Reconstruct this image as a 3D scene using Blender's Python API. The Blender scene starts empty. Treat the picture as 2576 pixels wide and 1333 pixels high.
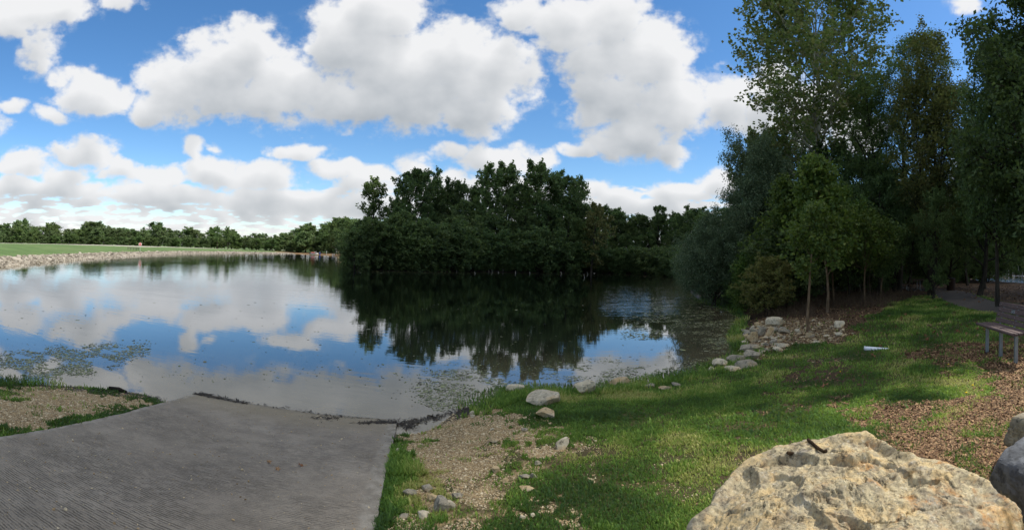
import bpy, math
import numpy as np
from math import radians, sin, cos, tan, pi

# ------------------------------------------------------------------ camera, sky, sun
W0, H0PX, F0 = 2576.0, 640.0, 1153.0          # panorama: pixels across, level row at its centre, pixels per radian
ROLL = math.atan(0.0338)
EYE = np.array([0.0, 0.0, 2.6])
SUN_AZ, SUN_EL = radians(97), radians(49)      # azimuth clockwise from +Y
SHX = 0.75                                     # where the added shade ends beside the boulder
scene = bpy.context.scene
cam_d = bpy.data.cameras.new("camera"); cam = bpy.data.objects.new("camera", cam_d)
scene.collection.objects.link(cam); scene.camera = cam
cam_d.type = 'PANO'; cam_d.panorama_type = 'CENTRAL_CYLINDRICAL'
U = W0 / 2 / F0
cam_d.central_cylindrical_range_u_min = -U; cam_d.central_cylindrical_range_u_max = U
cam_d.central_cylindrical_range_v_min = -(1333 - H0PX) / F0; cam_d.central_cylindrical_range_v_max = H0PX / F0
cam_d.central_cylindrical_radius = 1.0
cam_d.clip_start = 0.05; cam_d.clip_end = 3000
cam.location = EYE
from mathutils import Matrix, Vector
cam.rotation_euler = (Matrix.Rotation(-ROLL, 3, 'Y') @ Matrix.Rotation(radians(90), 3, 'X')).to_euler()
scene.render.engine = 'CYCLES'
cy = scene.cycles
cy.use_denoising = True; cy.max_bounces = 7; cy.diffuse_bounces = 4; cy.glossy_bounces = 3
cy.transmission_bounces = 4; cy.transparent_max_bounces = 6; cy.caustics_reflective = False; cy.caustics_refractive = False
cy.sample_clamp_indirect = 4.0
vs = scene.view_settings
vs.view_transform = 'Standard'; vs.look = 'None'; vs.gamma = 1; vs.exposure = 0.35; vs.use_curve_mapping = False

def cam_dir(px, py):
    th = (np.asarray(px, float) - W0 / 2) / F0; v = (H0PX - np.asarray(py, float)) / F0
    x, y = np.sin(th), np.cos(th)
    c, s = cos(ROLL), sin(ROLL)
    return np.stack([x * c - v * s, y, v * c + x * s], -1)
def project(x, y, z):
    x = np.asarray(x, float); dz = np.asarray(z, float) - EYE[2]; c, s = cos(ROLL), sin(ROLL)
    xc = x * c + dz * s; zc = dz * c - x * s
    r = np.hypot(xc, y) + 1e-9
    return np.arctan2(xc, y) * F0 + W0 / 2, H0PX - zc / r * F0
def gp(px, py, z=0.0):
    d = cam_dir(px, py); t = (z - EYE[2]) / d[..., 2]
    return np.stack([d[..., 0] * t, d[..., 1] * t], -1)
def at_r(px, r, py=None):
    """point at horizontal distance r under pixel column px (height from py)"""
    d = cam_dir(px, 650 if py is None else py); k = r / math.hypot(d[0], d[1])
    return d[0] * k, d[1] * k, EYE[2] + d[2] * k

# ---- noise (numpy)
_rs = np.random.RandomState(7); _P = np.arange(4096); _rs.shuffle(_P); _P = np.concatenate([_P, _P, _P])
_G = _rs.rand(4096) * 2 * pi; _GX, _GY = np.cos(_G), np.sin(_G)
_G3 = _rs.randn(4096, 3); _G3 /= np.linalg.norm(_G3, axis=1)[:, None]
def perlin(x, y, seed=0):
    xi = np.floor(x).astype(np.int64); yi = np.floor(y).astype(np.int64); fx = x - xi; fy = y - yi
    u = fx * fx * fx * (fx * (fx * 6 - 15) + 10); v = fy * fy * fy * (fy * (fy * 6 - 15) + 10)
    def g(i, j, dx, dy):
        h = _P[(_P[(xi + i + seed * 131) & 4095] + yi + j) & 4095]
        return _GX[h] * dx + _GY[h] * dy
    a = g(0, 0, fx, fy); b = g(1, 0, fx - 1, fy); c = g(0, 1, fx, fy - 1); d = g(1, 1, fx - 1, fy - 1)
    return (a + u * (b - a) + v * ((c + u * (d - c)) - (a + u * (b - a)))) * 1.5
def perlin3(p, seed=0):
    i0 = np.floor(p).astype(np.int64); f = p - i0; w = f * f * f * (f * (f * 6 - 15) + 10); r = 0
    for i in (0, 1):
        for j in (0, 1):
            for k in (0, 1):
                h = _P[(_P[(_P[(i0[:, 0] + i + seed * 57) & 4095] + i0[:, 1] + j) & 4095] + i0[:, 2] + k) & 4095]
                g = _G3[h]
                dd = g[:, 0] * (f[:, 0] - i) + g[:, 1] * (f[:, 1] - j) + g[:, 2] * (f[:, 2] - k)
                ww = (w[:, 0] if i else 1 - w[:, 0]) * (w[:, 1] if j else 1 - w[:, 1]) * (w[:, 2] if k else 1 - w[:, 2])
                r = r + ww * dd
    return r * 1.5
def fbm(x, y, oct=5, seed=0, gain=.5, lac=2.03):
    r = 0; a = 1; s = 0
    for o in range(oct):
        r = r + a * perlin(x + o * 17.3, y - o * 9.1, seed + o); s += a; a *= gain; x = x * lac; y = y * lac
    return r / s * 1.6
def fbm3(p, oct=4, seed=0, gain=.5):
    r = 0; a = 1
    for o in range(oct):
        r = r + a * perlin3(p, seed + o); a *= gain; p = p * 2.07 + 5.3
    return r
def sstep(a, b, x):
    t = np.clip((x - a) / (b - a), 0, 1); return t * t * (3 - 2 * t)

# ---- clouds: an environment map computed here (no file), mixed over the sky texture
BL = """450 230 110 90 560 180 130 110 632 110 72 62 720 210 130 100 870 110 110 110 950 30 130 90 1000 180 180 130 1130 140 130 100 1240 190 105 110
1190 280 105 62 1050 250 150 72 880 260 150 62 640 250 130 62 240 232 95 52 165 205 42 30 370 270 65 46 60 30 120 60 150 20 100 52 300 3 60 22 95 125 46 58
40 265 45 20 120 285 40 20 1320 30 80 42 1430 60 110 72 1540 50 100 80 1500 150 105 80 1640 140 110 95 1560 250 145 85 1690 260 105 90 1600 345 115 58
1680 390 48 30 1830 250 80 74 1920 300 70 42 1470 375 62 18 1960 230 80 84 2050 290 110 84 2160 340 70 54 2430 10 42 34 545 375 26 12
475 374 34 22 215 385 78 42 60 412 76 36 140 435 70 28 300 432 70 27 390 445 80 36 530 428 90 38 650 450 100 42 750 383 90 24 850 420 70 25
930 450 90 36 1040 428 58 36 1240 395 95 38 1150 385 58 20 1350 415 56 34 1700 485 90 30 1805 462 62 36 1560 498 80 28 1480 478 60 28 1620 525 180 24
100 475 180 26 420 490 190 30 700 505 190 34 940 520 150 34 1150 480 130 48 1300 490 120 46 2300 520 160 60 2500 420 90 50 -150 300 150 60 -300 440 200 40 2750 200 170 120 3000 430 250 60
500 -160 330 90 1500 -190 300 90 2300 -260 260 110 -250 -90 200 120""".split()
BL = np.array(BL, float).reshape(-1, 4)
def cloud_density(px, py):
    """cloud field over picture-plane coordinates; > 0 inside a cloud"""
    low = sstep(430, 590, py)
    wx = px + 30 * fbm(px / 130, py / 95, 3, 21); wy = py + 18 * fbm(px / 120, py / 80, 3, 31)
    q = np.full(px.shape, -3.0)
    for cx, cy_, rx, ry in BL:
        m = (np.abs(wx - cx) < rx * 2.1) & (np.abs(wy - cy_) < ry * 2.1)
        if m.any():
            q[m] = np.maximum(q[m], (1 - ((wx[m] - cx) / rx) ** 2 - ((wy[m] - cy_) / ry) ** 2) * min(1, .35 + rx / 110))
    q = np.maximum(q, -1.6)
    el = np.maximum(640 - py, 4)
    Y = 11.5 * np.log(el + 45)
    band = fbm(px / 58, Y, 3, 41, .5) * 1.35 + .16 + .7 * perlin(px / 150, Y * .45, 47)
    q = np.where(py > 430, np.maximum(q, band * sstep(435, 500, py) - 1.2 * (1 - sstep(435, 500, py))), q)
    out = np.clip(sstep(-500, -900, px) + sstep(3100, 3500, px) + sstep(-250, -500, py), 0, 1)
    q = q * (1 - out) + out * (fbm(px / 330, py / 240, 3, 51) * 1.6 - .05)
    n = fbm(px / 66, py / 50, 7, 61, .56) * (1 - low) + fbm(px / 30, Y * 1.7, 5, 62, .55) * low * .75
    bil = 1 - 2 * np.abs(perlin(px / 44 + 1.3 * n, py / 34, 71))
    keep = 1 - .62 * sstep(.2, .9, q)
    return q + (.74 * n + .08 * bil * (1 - low)) * keep + .10
def build_sky():
    TW, TH = 4096, 2048
    A = np.zeros((TH, TW, 4), np.float32)
    el = ((np.arange(TH) + .5) / TH - .5) * pi
    az = ((np.arange(TW) + .5) / TW - .5) * 2 * pi       # centre column looks along +Y
    r0 = int((radians(-2) / pi + .5) * TH); r1 = int((radians(62) / pi + .5) * TH)
    AZ, EL = np.meshgrid(az, el[r0:r1])
    dx, dy, dz = np.sin(AZ) * np.cos(EL), np.cos(AZ) * np.cos(EL), np.sin(EL)
    c, s = cos(ROLL), sin(ROLL)
    xc = dx * c + dz * s; zc = dz * c - dx * s; rr = np.hypot(xc, dy)
    px = np.arctan2(xc, dy) * F0 + W0 / 2; py = H0PX - zc / rr * F0
    D = cloud_density(px, py)
    low = sstep(430, 590, py)
    al = sstep(-.28, .72 - .38 * low, D + .16 * fbm(px / 17, py / 14, 4, 95, .6) * (1 - low) + .05)
    wisp = sstep(-.8, .3, D) * sstep(-.1, .8, fbm(px / 60, py / 42, 7, 91, .64) + .15) * .60 * (1 - low)
    al = np.maximum(al, wisp)
    # light: optical depth gathered towards the sun's side (up and to the right)
    def blur(a, n):
        for ax in (0, 1):
            c = np.cumsum(np.pad(a, [(n + 1, n) if i == ax else (0, 0) for i in (0, 1)], mode='edge'), axis=ax)
            a = (c[2 * n + 1:] - c[:-2 * n - 1]) / (2 * n + 1) if ax == 0 else (c[:, 2 * n + 1:] - c[:, :-2 * n - 1]) / (2 * n + 1)
        return a
    th = np.clip(D, 0, 1.5); ths = blur(th, 9)
    def gather(step, n):
        acc = 0; ws = 0
        for k in range(1, n + 1):
            sy = int(k * step); sx = int(k * step * .35)
            sh = np.roll(ths, (-sy, -sx), (0, 1)); sh[-sy:] = .2
            w = 1 - k / (n + 3); acc = acc + sh * w; ws += w
        return acc / ws
    acc = gather(7, 13) * (1 - low) + gather(1.6, 8) * low * 1.3
    s1 = blur(th, 3); s2 = blur(th, 12)
    def rel(a, d): return -((np.roll(a, -d, 1) - np.roll(a, d, 1)) * .45 + (np.roll(a, -d, 0) - np.roll(a, d, 0)) * .9)
    lit = np.clip(rel(s1, 3) * .28 + rel(s2, 9) * .6, -1, 1)
    shade = np.exp(-1.75 * np.maximum(acc - .2, 0) ** 1.15)
    b = .42 + .56 * shade + .17 * lit + .035 * fbm(px / 40, py / 30, 5, 81) + .10 * fbm(px / 170, py / 110, 3, 83)
    b = b + .10 * low
    t = np.clip((b - .42) / .5, 0, 1)[..., None]
    col = np.array([.47, .51, .55]) * (1 - t) + np.array([.96, .965, .975]) * t
    al = np.maximum(al * .985, .62 * sstep(515, 628, py))
    col = np.where((D > -.2)[..., None], col, np.array([.70, .79, .88]))
    A[r0:r1, :, :3] = col; A[r0:r1, :, 3] = al
    A[r1:, :, :3] = (1.5, 1.45, 1.36); A[r1:, :, 3] = .7
    A[:r0, :, :3] = .3; A[:r0, :, 3] = 1
    img = bpy.data.images.new("cloud_map", TW, TH, alpha=False, float_buffer=True)
    alf = bpy.data.images.new("cloud_cover", TW, TH, alpha=False, float_buffer=True)
    img.colorspace_settings.name = 'Non-Color'; alf.colorspace_settings.name = 'Non-Color'
    B = A.copy(); B[..., 3] = 1; img.pixels.foreach_set(B.ravel())
    B[..., :3] = A[..., 3:4]; alf.pixels.foreach_set(B.ravel()); img.update(); alf.update()
    w = bpy.data.worlds.new("World"); scene.world = w; w.use_nodes = True
    nt = w.node_tree; nt.nodes.clear()
    N = nt.nodes.new; L = nt.links.new
    out = N('ShaderNodeOutputWorld'); mix = N('ShaderNodeMixShader'); b1 = N('ShaderNodeBackground'); b2 = N('ShaderNodeBackground')
    sky = N('ShaderNodeTexSky'); sky.sky_type = 'NISHITA'; sky.sun_disc = False; sky.sun_elevation = SUN_EL; sky.sun_rotation = SUN_AZ
    sky.air_density = 1.0; sky.dust_density = .3; sky.ozone_density = 3.0; sky.altitude = 200
    hs = N('ShaderNodeHueSaturation'); hs.inputs['Saturation'].default_value = 1.22
    L(sky.outputs[0], hs.inputs['Color']); L(hs.outputs[0], b1.inputs[0])
    b1.inputs[1].default_value = .135; b2.inputs[1].default_value = .73
    tc = N('ShaderNodeTexCoord'); mp = N('ShaderNodeMapping'); mp.inputs['Rotation'].default_value = (0, 0, -pi / 2)
    L(tc.outputs['Generated'], mp.inputs[0])
    e1 = N('ShaderNodeTexEnvironment'); e1.image = img; e2 = N('ShaderNodeTexEnvironment'); e2.image = alf
    # +Y is the map's centre column: turn the lookup half a turn
    L(mp.outputs[0], e1.inputs[0]); L(mp.outputs[0], e2.inputs[0])
    L(e1.outputs[0], b2.inputs[0]); L(e2.outputs[0], mix.inputs[0]); L(b1.outputs[0], mix.inputs[1]); L(b2.outputs[0], mix.inputs[2])
    L(mix.outputs[0], out.inputs[0])
build_sky()
sd = bpy.data.lights.new("sun", 'SUN'); sd.energy = 5.0; sd.angle = radians(.53); sd.color = (1, .955, .88)
sun = bpy.data.objects.new("sun", sd); scene.collection.objects.link(sun)
SDIR = Vector((sin(SUN_AZ) * cos(SUN_EL), cos(SUN_AZ) * cos(SUN_EL), sin(SUN_EL)))
sun.rotation_euler = SDIR.to_track_quat('Z', 'Y').to_euler(); sun.location = SDIR * 60
# ------------------------------------------------------------------ helpers
def lin(h):
    h = h.lstrip('#'); c = [int(h[i:i + 2], 16) / 255 for i in (0, 2, 4)]
    return tuple(((v + .055) / 1.055) ** 2.4 if v > .04045 else v / 12.92 for v in c) + (1,)
def mesh(name, V, faces, mats=None, attrs=None, smooth=False, mi=None, colors=None):
    me = bpy.data.meshes.new(name); V = np.asarray(V, np.float32)
    if isinstance(faces, np.ndarray): faces = [faces]
    faces = [np.asarray(f, np.int32) for f in faces if len(f)]
    me.vertices.add(len(V)); me.vertices.foreach_set('co', V.ravel())
    nl = sum(f.size for f in faces); nf = sum(len(f) for f in faces)
    me.loops.add(nl); me.loops.foreach_set('vertex_index', np.concatenate([f.ravel() for f in faces]))
    st = []; o = 0
    for f in faces:
        st.append(o + np.arange(len(f)) * f.shape[1]); o += f.size
    me.polygons.add(nf); me.polygons.foreach_set('loop_start', np.concatenate(st).astype(np.int32))
    if smooth: me.polygons.foreach_set('use_smooth', np.ones(nf, bool))
    else: me.polygons.foreach_set('use_smooth', np.zeros(nf, bool))
    for m in (mats or []): me.materials.append(m)
    if mi is not None: me.polygons.foreach_set('material_index', np.asarray(mi, np.int32))
    for k, a in (attrs or {}).items():
        at = me.attributes.new(k, 'FLOAT', 'POINT'); at.data.foreach_set('value', np.asarray(a, np.float32).ravel())
    me.update(calc_edges=True); me.validate()
    return me
def obj(name, me, parent=None, loc=(0, 0, 0), label=None, cat=None, group=None, kind=None):
    o = bpy.data.objects.new(name, me); scene.collection.objects.link(o); o.location = loc
    if parent is not None: o.parent = parent
    if label: o['label'] = label
    if cat: o['category'] = cat
    if group: o['group'] = group
    if kind: o['kind'] = kind
    return o
class MB:
    """collects boxes, tubes and plates into one mesh"""
    def __init__(s): s.v = []; s.f = {}; s.n = 0
    def add(s, V, F):
        V = np.asarray(V, float); F = np.asarray(F, int) + s.n; s.f.setdefault(F.shape[1], []).append(F); s.v.append(V); s.n += len(V)
    def box(s, c, size, rot=None, bev=0.0):
        hx, hy, hz = [v / 2 for v in size]; b = min(bev, hx * .9, hy * .9, hz * .9)
        if b <= 0:
            V = np.array([[x, y, z] for x in (-hx, hx) for y in (-hy, hy) for z in (-hz, hz)])
            F = [[0, 1, 3, 2], [4, 6, 7, 5], [0, 4, 5, 1], [2, 3, 7, 6], [0, 2, 6, 4], [1, 5, 7, 3]]
            Fs = [F]
        else:
            V = []; idx = {}
            for i, sx in enumerate((-1, 1)):
                for j, sy in enumerate((-1, 1)):
                    for k, sz in enumerate((-1, 1)):
                        for a in range(3):
                            p = [sx * (hx - b), sy * (hy - b), sz * (hz - b)]; p[a] = (sx * hx, sy * hy, sz * hz)[a]
                            idx[(i, j, k, a)] = len(V); V.append(p)
            V = np.array(V); Q = []; T = []
            for a in range(3):
                o1, o2 = [t for t in range(3) if t != a]
                for sd in (0, 1):
                    ks = []
                    for (u, w) in ((0, 0), (1, 0), (1, 1), (0, 1)):
                        k = [0, 0, 0]; k[a] = sd; k[o1] = u; k[o2] = w; ks.append(idx[tuple(k) + (a,)])
                    if (a != 1) == (sd == 0): ks = ks[::-1]
                    Q.append(ks)
            for a in range(3):           # edges along axis a
                o1, o2 = [t for t in range(3) if t != a]
                for u in (0, 1):
                    for w in (0, 1):
                        def K(e, ax):
                            k = [0, 0, 0]; k[a] = e; k[o1] = u; k[o2] = w; return idx[tuple(k) + (ax,)]
                        q = [K(0, o1), K(1, o1), K(1, o2), K(0, o2)]
                        cr = np.cross(V[q[1]] - V[q[0]], V[q[2]] - V[q[1]])
                        if np.dot(cr, V[q].mean(0)) < 0: q = q[::-1]
                        Q.append(q)
            for i in (0, 1):
                for j in (0, 1):
                    for k in (0, 1):
                        t = [idx[(i, j, k, a)] for a in range(3)]
                        cr = np.cross(V[t[1]] - V[t[0]], V[t[2]] - V[t[1]])
                        if np.dot(cr, V[t].mean(0)) < 0: t = t[::-1]
                        T.append(t)
            Fs = [Q, T]
        if rot is not None: V = V @ np.asarray(rot).T
        V = V + np.asarray(c); n0 = s.n
        for F in Fs:
            s.f.setdefault(len(F[0]), []).append(np.asarray(F, int) + n0)
        s.v.append(V); s.n += len(V); return s
    def tube(s, pts, r, ns=8):
        P = np.asarray(pts, float)[None]; R = np.broadcast_to(np.asarray(r, float), (len(pts),))[None]
        V, F = tubes(P, R, ns); s.add(V, F)
        for e in (0, -1):
            ring = (np.arange(ns) + (0 if e == 0 else (len(pts) - 1) * ns)); ring = ring[::-1] if e == -1 else ring
            s.f.setdefault(ns, []).append((ring + s.n - len(V))[None])
        return s
    def build(s, name, mat, parent=None, smooth=False, **k):
        me = mesh(name, np.concatenate(s.v), [np.concatenate(v) for v in s.f.values()], [mat], smooth=smooth)
        return obj(name, me, parent, **k)
def rz(a): return np.array([[cos(a), -sin(a), 0], [sin(a), cos(a), 0], [0, 0, 1.0]])
def rx(a): return np.array([[1.0, 0, 0], [0, cos(a), -sin(a)], [0, sin(a), cos(a)]])
def ry(a): return np.array([[cos(a), 0, sin(a)], [0, 1.0, 0], [-sin(a), 0, cos(a)]])
def tubes(P, R, ns=5):
    N, K, _ = P.shape
    T = np.gradient(P, axis=1); T /= np.linalg.norm(T, axis=2, keepdims=True) + 1e-9
    ref = np.where(np.abs(T[:, :1, 2:3]) > .9, np.array([1., 0, 0]), np.array([0, 0, 1.])); ref = np.broadcast_to(ref, T.shape)
    A = np.cross(T, ref); A /= np.linalg.norm(A, axis=2, keepdims=True) + 1e-9; B = np.cross(T, A)
    ph = np.arange(ns) / ns * 2 * pi
    V = P[:, :, None] + R[:, :, None, None] * (np.cos(ph)[None, None, :, None] * A[:, :, None] + np.sin(ph)[None, None, :, None] * B[:, :, None])
    i = np.arange(N)[:, None, None] * K * ns; k = np.arange(K - 1)[None, :, None] * ns; j = np.arange(ns)[None, None, :]; j2 = (j + 1) % ns
    F = np.stack([i + k + j, i + k + j2, i + k + ns + j2, i + k + ns + j], -1).reshape(-1, 4)[:, ::-1]
    return V.reshape(-1, 3), F

# ------------------------------------------------------------------ node materials
class NM:
    def __init__(s, name, rough=.9, spec=.3):
        s.m = bpy.data.materials.new(name); s.m.use_nodes = True; s.nt = s.m.node_tree; s.N = s.nt.nodes
        s.b = s.N['Principled BSDF']; s.b.inputs['Roughness'].default_value = rough; s.b.inputs['Specular IOR Level'].default_value = spec
        s.out = s.N['Material Output']; s._tc = None
    def n(s, t, **kw):
        x = s.N.new('ShaderNode' + t)
        for k, v in kw.items():
            if k in x.inputs.keys() if hasattr(x.inputs, 'keys') else False: s.put(x.inputs[k], v)
            else: setattr(x, k, v)
        return x
    def put(s, sock, v):
        if hasattr(v, 'links') or isinstance(v, bpy.types.NodeSocket): s.nt.links.new(v, sock)
        else: sock.default_value = v
    def tc(s, w='Object'):
        if s._tc is None: s._tc = s.N.new('ShaderNodeTexCoord')
        return s._tc.outputs[w]
    def mapv(s, vec, sc=(1, 1, 1), rot=(0, 0, 0)):
        x = s.N.new('ShaderNodeMapping'); s.put(x.inputs[0], vec); x.inputs['Scale'].default_value = sc; x.inputs['Rotation'].default_value = rot; return x.outputs[0]
    def noise(s, scale, detail=6, rough=.55, vec=None, dist=0):
        x = s.N.new('ShaderNodeTexNoise'); s.put(x.inputs['Vector'], vec if vec is not None else s.tc()); x.inputs['Scale'].default_value = scale
        x.inputs['Detail'].default_value = detail; x.inputs['Roughness'].default_value = rough; x.inputs['Distortion'].default_value = dist; return x.outputs[0]
    def vor(s, scale, vec=None, feat='F1', out=0):
        x = s.N.new('ShaderNodeTexVoronoi'); x.feature = feat; s.put(x.inputs['Vector'], vec if vec is not None else s.tc()); x.inputs['Scale'].default_value = scale; return x.outputs[out]
    def ramp(s, f, stops):
        x = s.N.new('ShaderNodeValToRGB'); s.put(x.inputs[0], f); e = x.color_ramp.elements
        while len(e) < len(stops): e.new(.5)
        for i, (p, c) in enumerate(stops):
            e[i].position = p; e[i].color = c if not isinstance(c, (int, float)) else (c, c, c, 1)
        return x.outputs[0]
    def mix(s, f, a, b, mode='MIX'):
        x = s.N.new('ShaderNodeMix'); x.data_type = 'RGBA'; x.blend_type = mode
        s.put(x.inputs[0], f); s.put(x.inputs[6], a); s.put(x.inputs[7], b); return x.outputs[2]
    def math(s, op, a, b=None, c=None, clamp=False):
        x = s.N.new('ShaderNodeMath'); x.operation = op; x.use_clamp = clamp; s.put(x.inputs[0], a)
        if b is not None: s.put(x.inputs[1], b)
        if c is not None: s.put(x.inputs[2], c)
        return x.outputs[0]
    def attr(s, name):
        x = s.N.new('ShaderNodeAttribute'); x.attribute_name = name; return x.outputs['Fac']
    def rnd(s):
        x = s.N.new('ShaderNodeObjectInfo'); return x.outputs['Random']
    def bump(s, h, strength=.5, dist=.02, normal=None):
        x = s.N.new('ShaderNodeBump'); s.put(x.inputs['Height'], h); x.inputs['Strength'].default_value = strength; x.inputs['Distance'].default_value = dist
        if normal is not None: s.put(x.inputs['Normal'], normal)
        return x.outputs[0]
    def base(s, c): s.put(s.b.inputs['Base Color'], c); return s
    def norm(s, n): s.put(s.b.inputs['Normal'], n); return s
def simple(name, hexc, rough=.7, spec=.3, var=.15, scale=8, metal=0, bump=.0):
    m = NM(name, rough, spec); c = lin(hexc); n = m.noise(scale)
    d = tuple(v * (1 - var * 1.6) for v in c[:3]) + (1,); l = tuple(min(1, v * (1 + var)) for v in c[:3]) + (1,)
    m.base(m.ramp(n, [(.3, d), (.7, l)])); m.b.inputs['Metallic'].default_value = metal
    if bump: m.norm(m.bump(m.noise(scale * 6), bump, .01))
    return m.m

# ------------------------------------------------------------------ the lie of the land
RNG = np.random.RandomState(11)
def pol(r, th): return [r * sin(th), r * cos(th)]
near_px = [(0, 958), (130, 970), (230, 974), (300, 984), (360, 990), (412, 1003), (490, 990), (560, 997), (650, 1012), (750, 1025), (850, 1038), (930, 1047), (1000, 1056),
           (1030, 1062), (1100, 1046), (1190, 1020), (1260, 998), (1330, 985), (1440, 984), (1510, 982), (1600, 968), (1700, 950), (1775, 938), (1810, 920), (1868, 900), (1878, 875),
           (1866, 850), (1872, 815), (1885, 800), (1850, 782), (1800, 768)]
near = [pol(9, radians(-110)), pol(9.2, radians(-85))] + [gp(*p) for p in near_px]
woods = [gp(*p) for p in [(1755, 752), (1738, 738), (1735, 722), (1740, 707), (1700, 697), (1600, 690), (1500, 687)]]
back = [pol(90, .16), pol(118, .08), pol(132, -.08), pol(165, -.30)]
beach = [gp(*p) for p in [(880, 645), (840, 644), (790, 641)]]
dam = [gp(*p) for p in [(740, 638.0), (620, 637), (480, 638), (370, 642), (250, 650), (125, 660), (0, 672)]] + [pol(42, radians(-75)), pol(40, radians(-100)), pol(34, radians(-118)), pol(20, radians(-122))]
POND = np.array(near + woods + back + beach + dam)
SEG_TAG = np.array([0] * (len(near)) + [1] * (len(woods) + len(back)) + [2] * len(beach) + [3] * len(dam))
ISL = np.array([gp(*p) for p in [(872, 668), (905, 676), (960, 680), (1060, 683), (1150, 683), (1250, 684), (1350, 686), (1420, 687), (1480, 686), (1492, 682)]] + [pol(90, .15), pol(100, 0), pol(104, -.15), pol(98, -.3), pol(82, -.36)])
LAKE = np.array([pol(82, 1.03), pol(77, 1.08), pol(74, 1.16), pol(60, 1.35), pol(55, 1.7), pol(150, 1.8), pol(185, 1.3), pol(165, 1.1), pol(150, 1.02), pol(110, 1.0)])
def poly_sd(x, y, P):
    """unsigned distance to each edge group and inside flag"""
    x = x.ravel(); y = y.ravel(); n = len(P); D = []; ins = np.zeros(x.shape, bool)
    for i in range(n):
        ax, ay = P[i]; bx, by = P[(i + 1) % n]; ex, ey = bx - ax, by - ay
        t = np.clip(((x - ax) * ex + (y - ay) * ey) / (ex * ex + ey * ey + 1e-12), 0, 1)
        D.append(np.hypot(x - ax - t * ex, y - ay - t * ey))
        c = ((ay > y) != (by > y)) & (x < (bx - ax) * (y - ay) / (by - ay + 1e-12) + ax); ins ^= c
    return np.array(D), ins
# boat ramp frame: origin at the right front corner, u along the water's edge to the left, v up the slope
RA = gp(1000, 1056); RB = gp(490, 990)
RU = (RB - RA); RW = np.linalg.norm(RU); RU = RU / RW; RV = np.array([RU[1], -RU[0]]);
if RV[1] > 0: RV = -RV
RS = .135
def ramp_uv(x, y):
    dx, dy = x - RA[0], y - RA[1]; return dx * RU[0] + dy * RU[1], dx * RV[0] + dy * RV[1]
def height(x, y):
    shp = np.shape(x); x = np.asarray(x, float).ravel(); y = np.asarray(y, float).ravel()
    D, ins = poly_sd(x, y, POND); r = np.hypot(x, y)
    dall = D.min(0); wob = perlin(x * .55, y * .55, 3) * .35 * sstep(0, 3, dall) + perlin(x * 2.1, y * 2.1, 4) * .06
    d = np.maximum(dall + wob * (dall > .3), 0)
    wz = np.array([1 / (D[SEG_TAG == t].min(0) + .3) ** 3 for t in range(4)]); wz /= wz.sum(0)
    zn = 1.0 * np.tanh(d / 6.8) + .04 * perlin(x * .22, y * .22, 5) * sstep(2, 6, d)
    zw = .95 * np.tanh(d / 9)
    zb = np.minimum(.03 * d, 1.1)
    g = np.interp(r, [45, 130, 215], [1, .76, .40])
    rip = np.interp(d, [0, 3.2, 3.9, 19, 40, 400], [0, .70, .80, 2.35, 2.35, 2.2]) * g
    land = wz[0] * zn + wz[1] * zw + wz[2] * zb + wz[3] * rip
    land += perlin(x * 1.3, y * 1.3, 8) * .018 * sstep(.5, 2, d) + perlin(x * 4.5, y * 4.5, 9) * .007 * sstep(.2, 1, d)
    bed = -np.minimum(.155 * dall, 2.2)
    Di, ini = poly_sd(x, y, ISL); di = Di.min(0)
    z = np.where(ins, np.where(ini, np.minimum(.2 * di, 1.3), np.maximum(bed, -.10 * di - .02) if False else np.maximum(bed, -.12 * di)), land)
    Dl, inl = poly_sd(x, y, LAKE); dl = Dl.min(0)
    z = np.where(inl, -np.minimum(.1 * dl, 2), np.where(ins, z, np.minimum(z, .03 + .06 * dl)))
    # ramp bed
    u, v = ramp_uv(x, y); ex = np.maximum(np.maximum(-u, u - RW), 0); near_ramp = (v > -6) & (v < 14)
    vv = np.minimum(v, 8.5)
    zr = RS * vv - .03; zr = zr - .06 * sstep(1.4, .2, v) * (u < 0) * (v > -.6) - .10 * sstep(1.1, .3, v) * (u > RW) * (v > -.6)
    zi = np.where(v < 0, RS * v - .1, RS * vv - .16)
    k = sstep(0, 1.1, ex)
    z = np.where(near_ramp, np.where(ex == 0, zi, z * k + zr * (1 - k)), z)
    return z.reshape(shp)
def hz(x, y): return float(height(np.array([x]), np.array([y]))[0])
def hit(px, py):
    """ground point seen at a picture position"""
    d = cam_dir(px, py); t = np.geomspace(.8, 260, 700); X, Y, Z = d[0] * t, d[1] * t, EYE[2] + d[2] * t
    g = np.maximum(height(X, Y), 0) - Z; i = int(np.argmax(g > 0)) if (g > 0).any() else len(t) - 1
    a = t[max(i - 1, 0)]; b = t[i]; ga = g[max(i - 1, 0)]; k = ga / (ga - g[i] + 1e-12) if i else 0
    tt = a + (b - a) * k; return d[0] * tt, d[1] * tt, EYE[2] + d[2] * tt

# picture-traced ground zones (kept as world polygons through each vertex's own place)
Z_LITTER = [(1870, 800), (1895, 752), (2100, 735), (2300, 712), (2600, 708), (2600, 775), (2576, 768), (2480, 748), (2400, 735), (2330, 740), (2250, 762), (2190, 795), (2155, 828), (2150, 845), (2060, 868), (1990, 872), (1940, 885), (1895, 905), (1868, 890), (1860, 850)]
Z_RUBBLE = [(1870, 842), (1885, 820), (1930, 806), (2000, 800), (2090, 802), (2125, 825), (2130, 842), (2060, 862), (1985, 870), (1935, 882), (1895, 902), (1865, 895)]
Z_MULCH1 = [(2700, 850), (2576, 856), (2500, 858), (2420, 864), (2340, 874), (2280, 888), (2320, 905), (2400, 925), (2440, 905), (2515, 912), (2440, 945), (2500, 985), (2600, 1015), (2800, 1000)]
Z_MULCH2 = [(2120, 1040), (2170, 1025), (2240, 1012), (2340, 1030), (2440, 985), (2600, 1000), (2900, 1100), (2900, 1400), (2560, 1360), (2300, 1200), (2200, 1100), (2150, 1075)]
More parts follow.
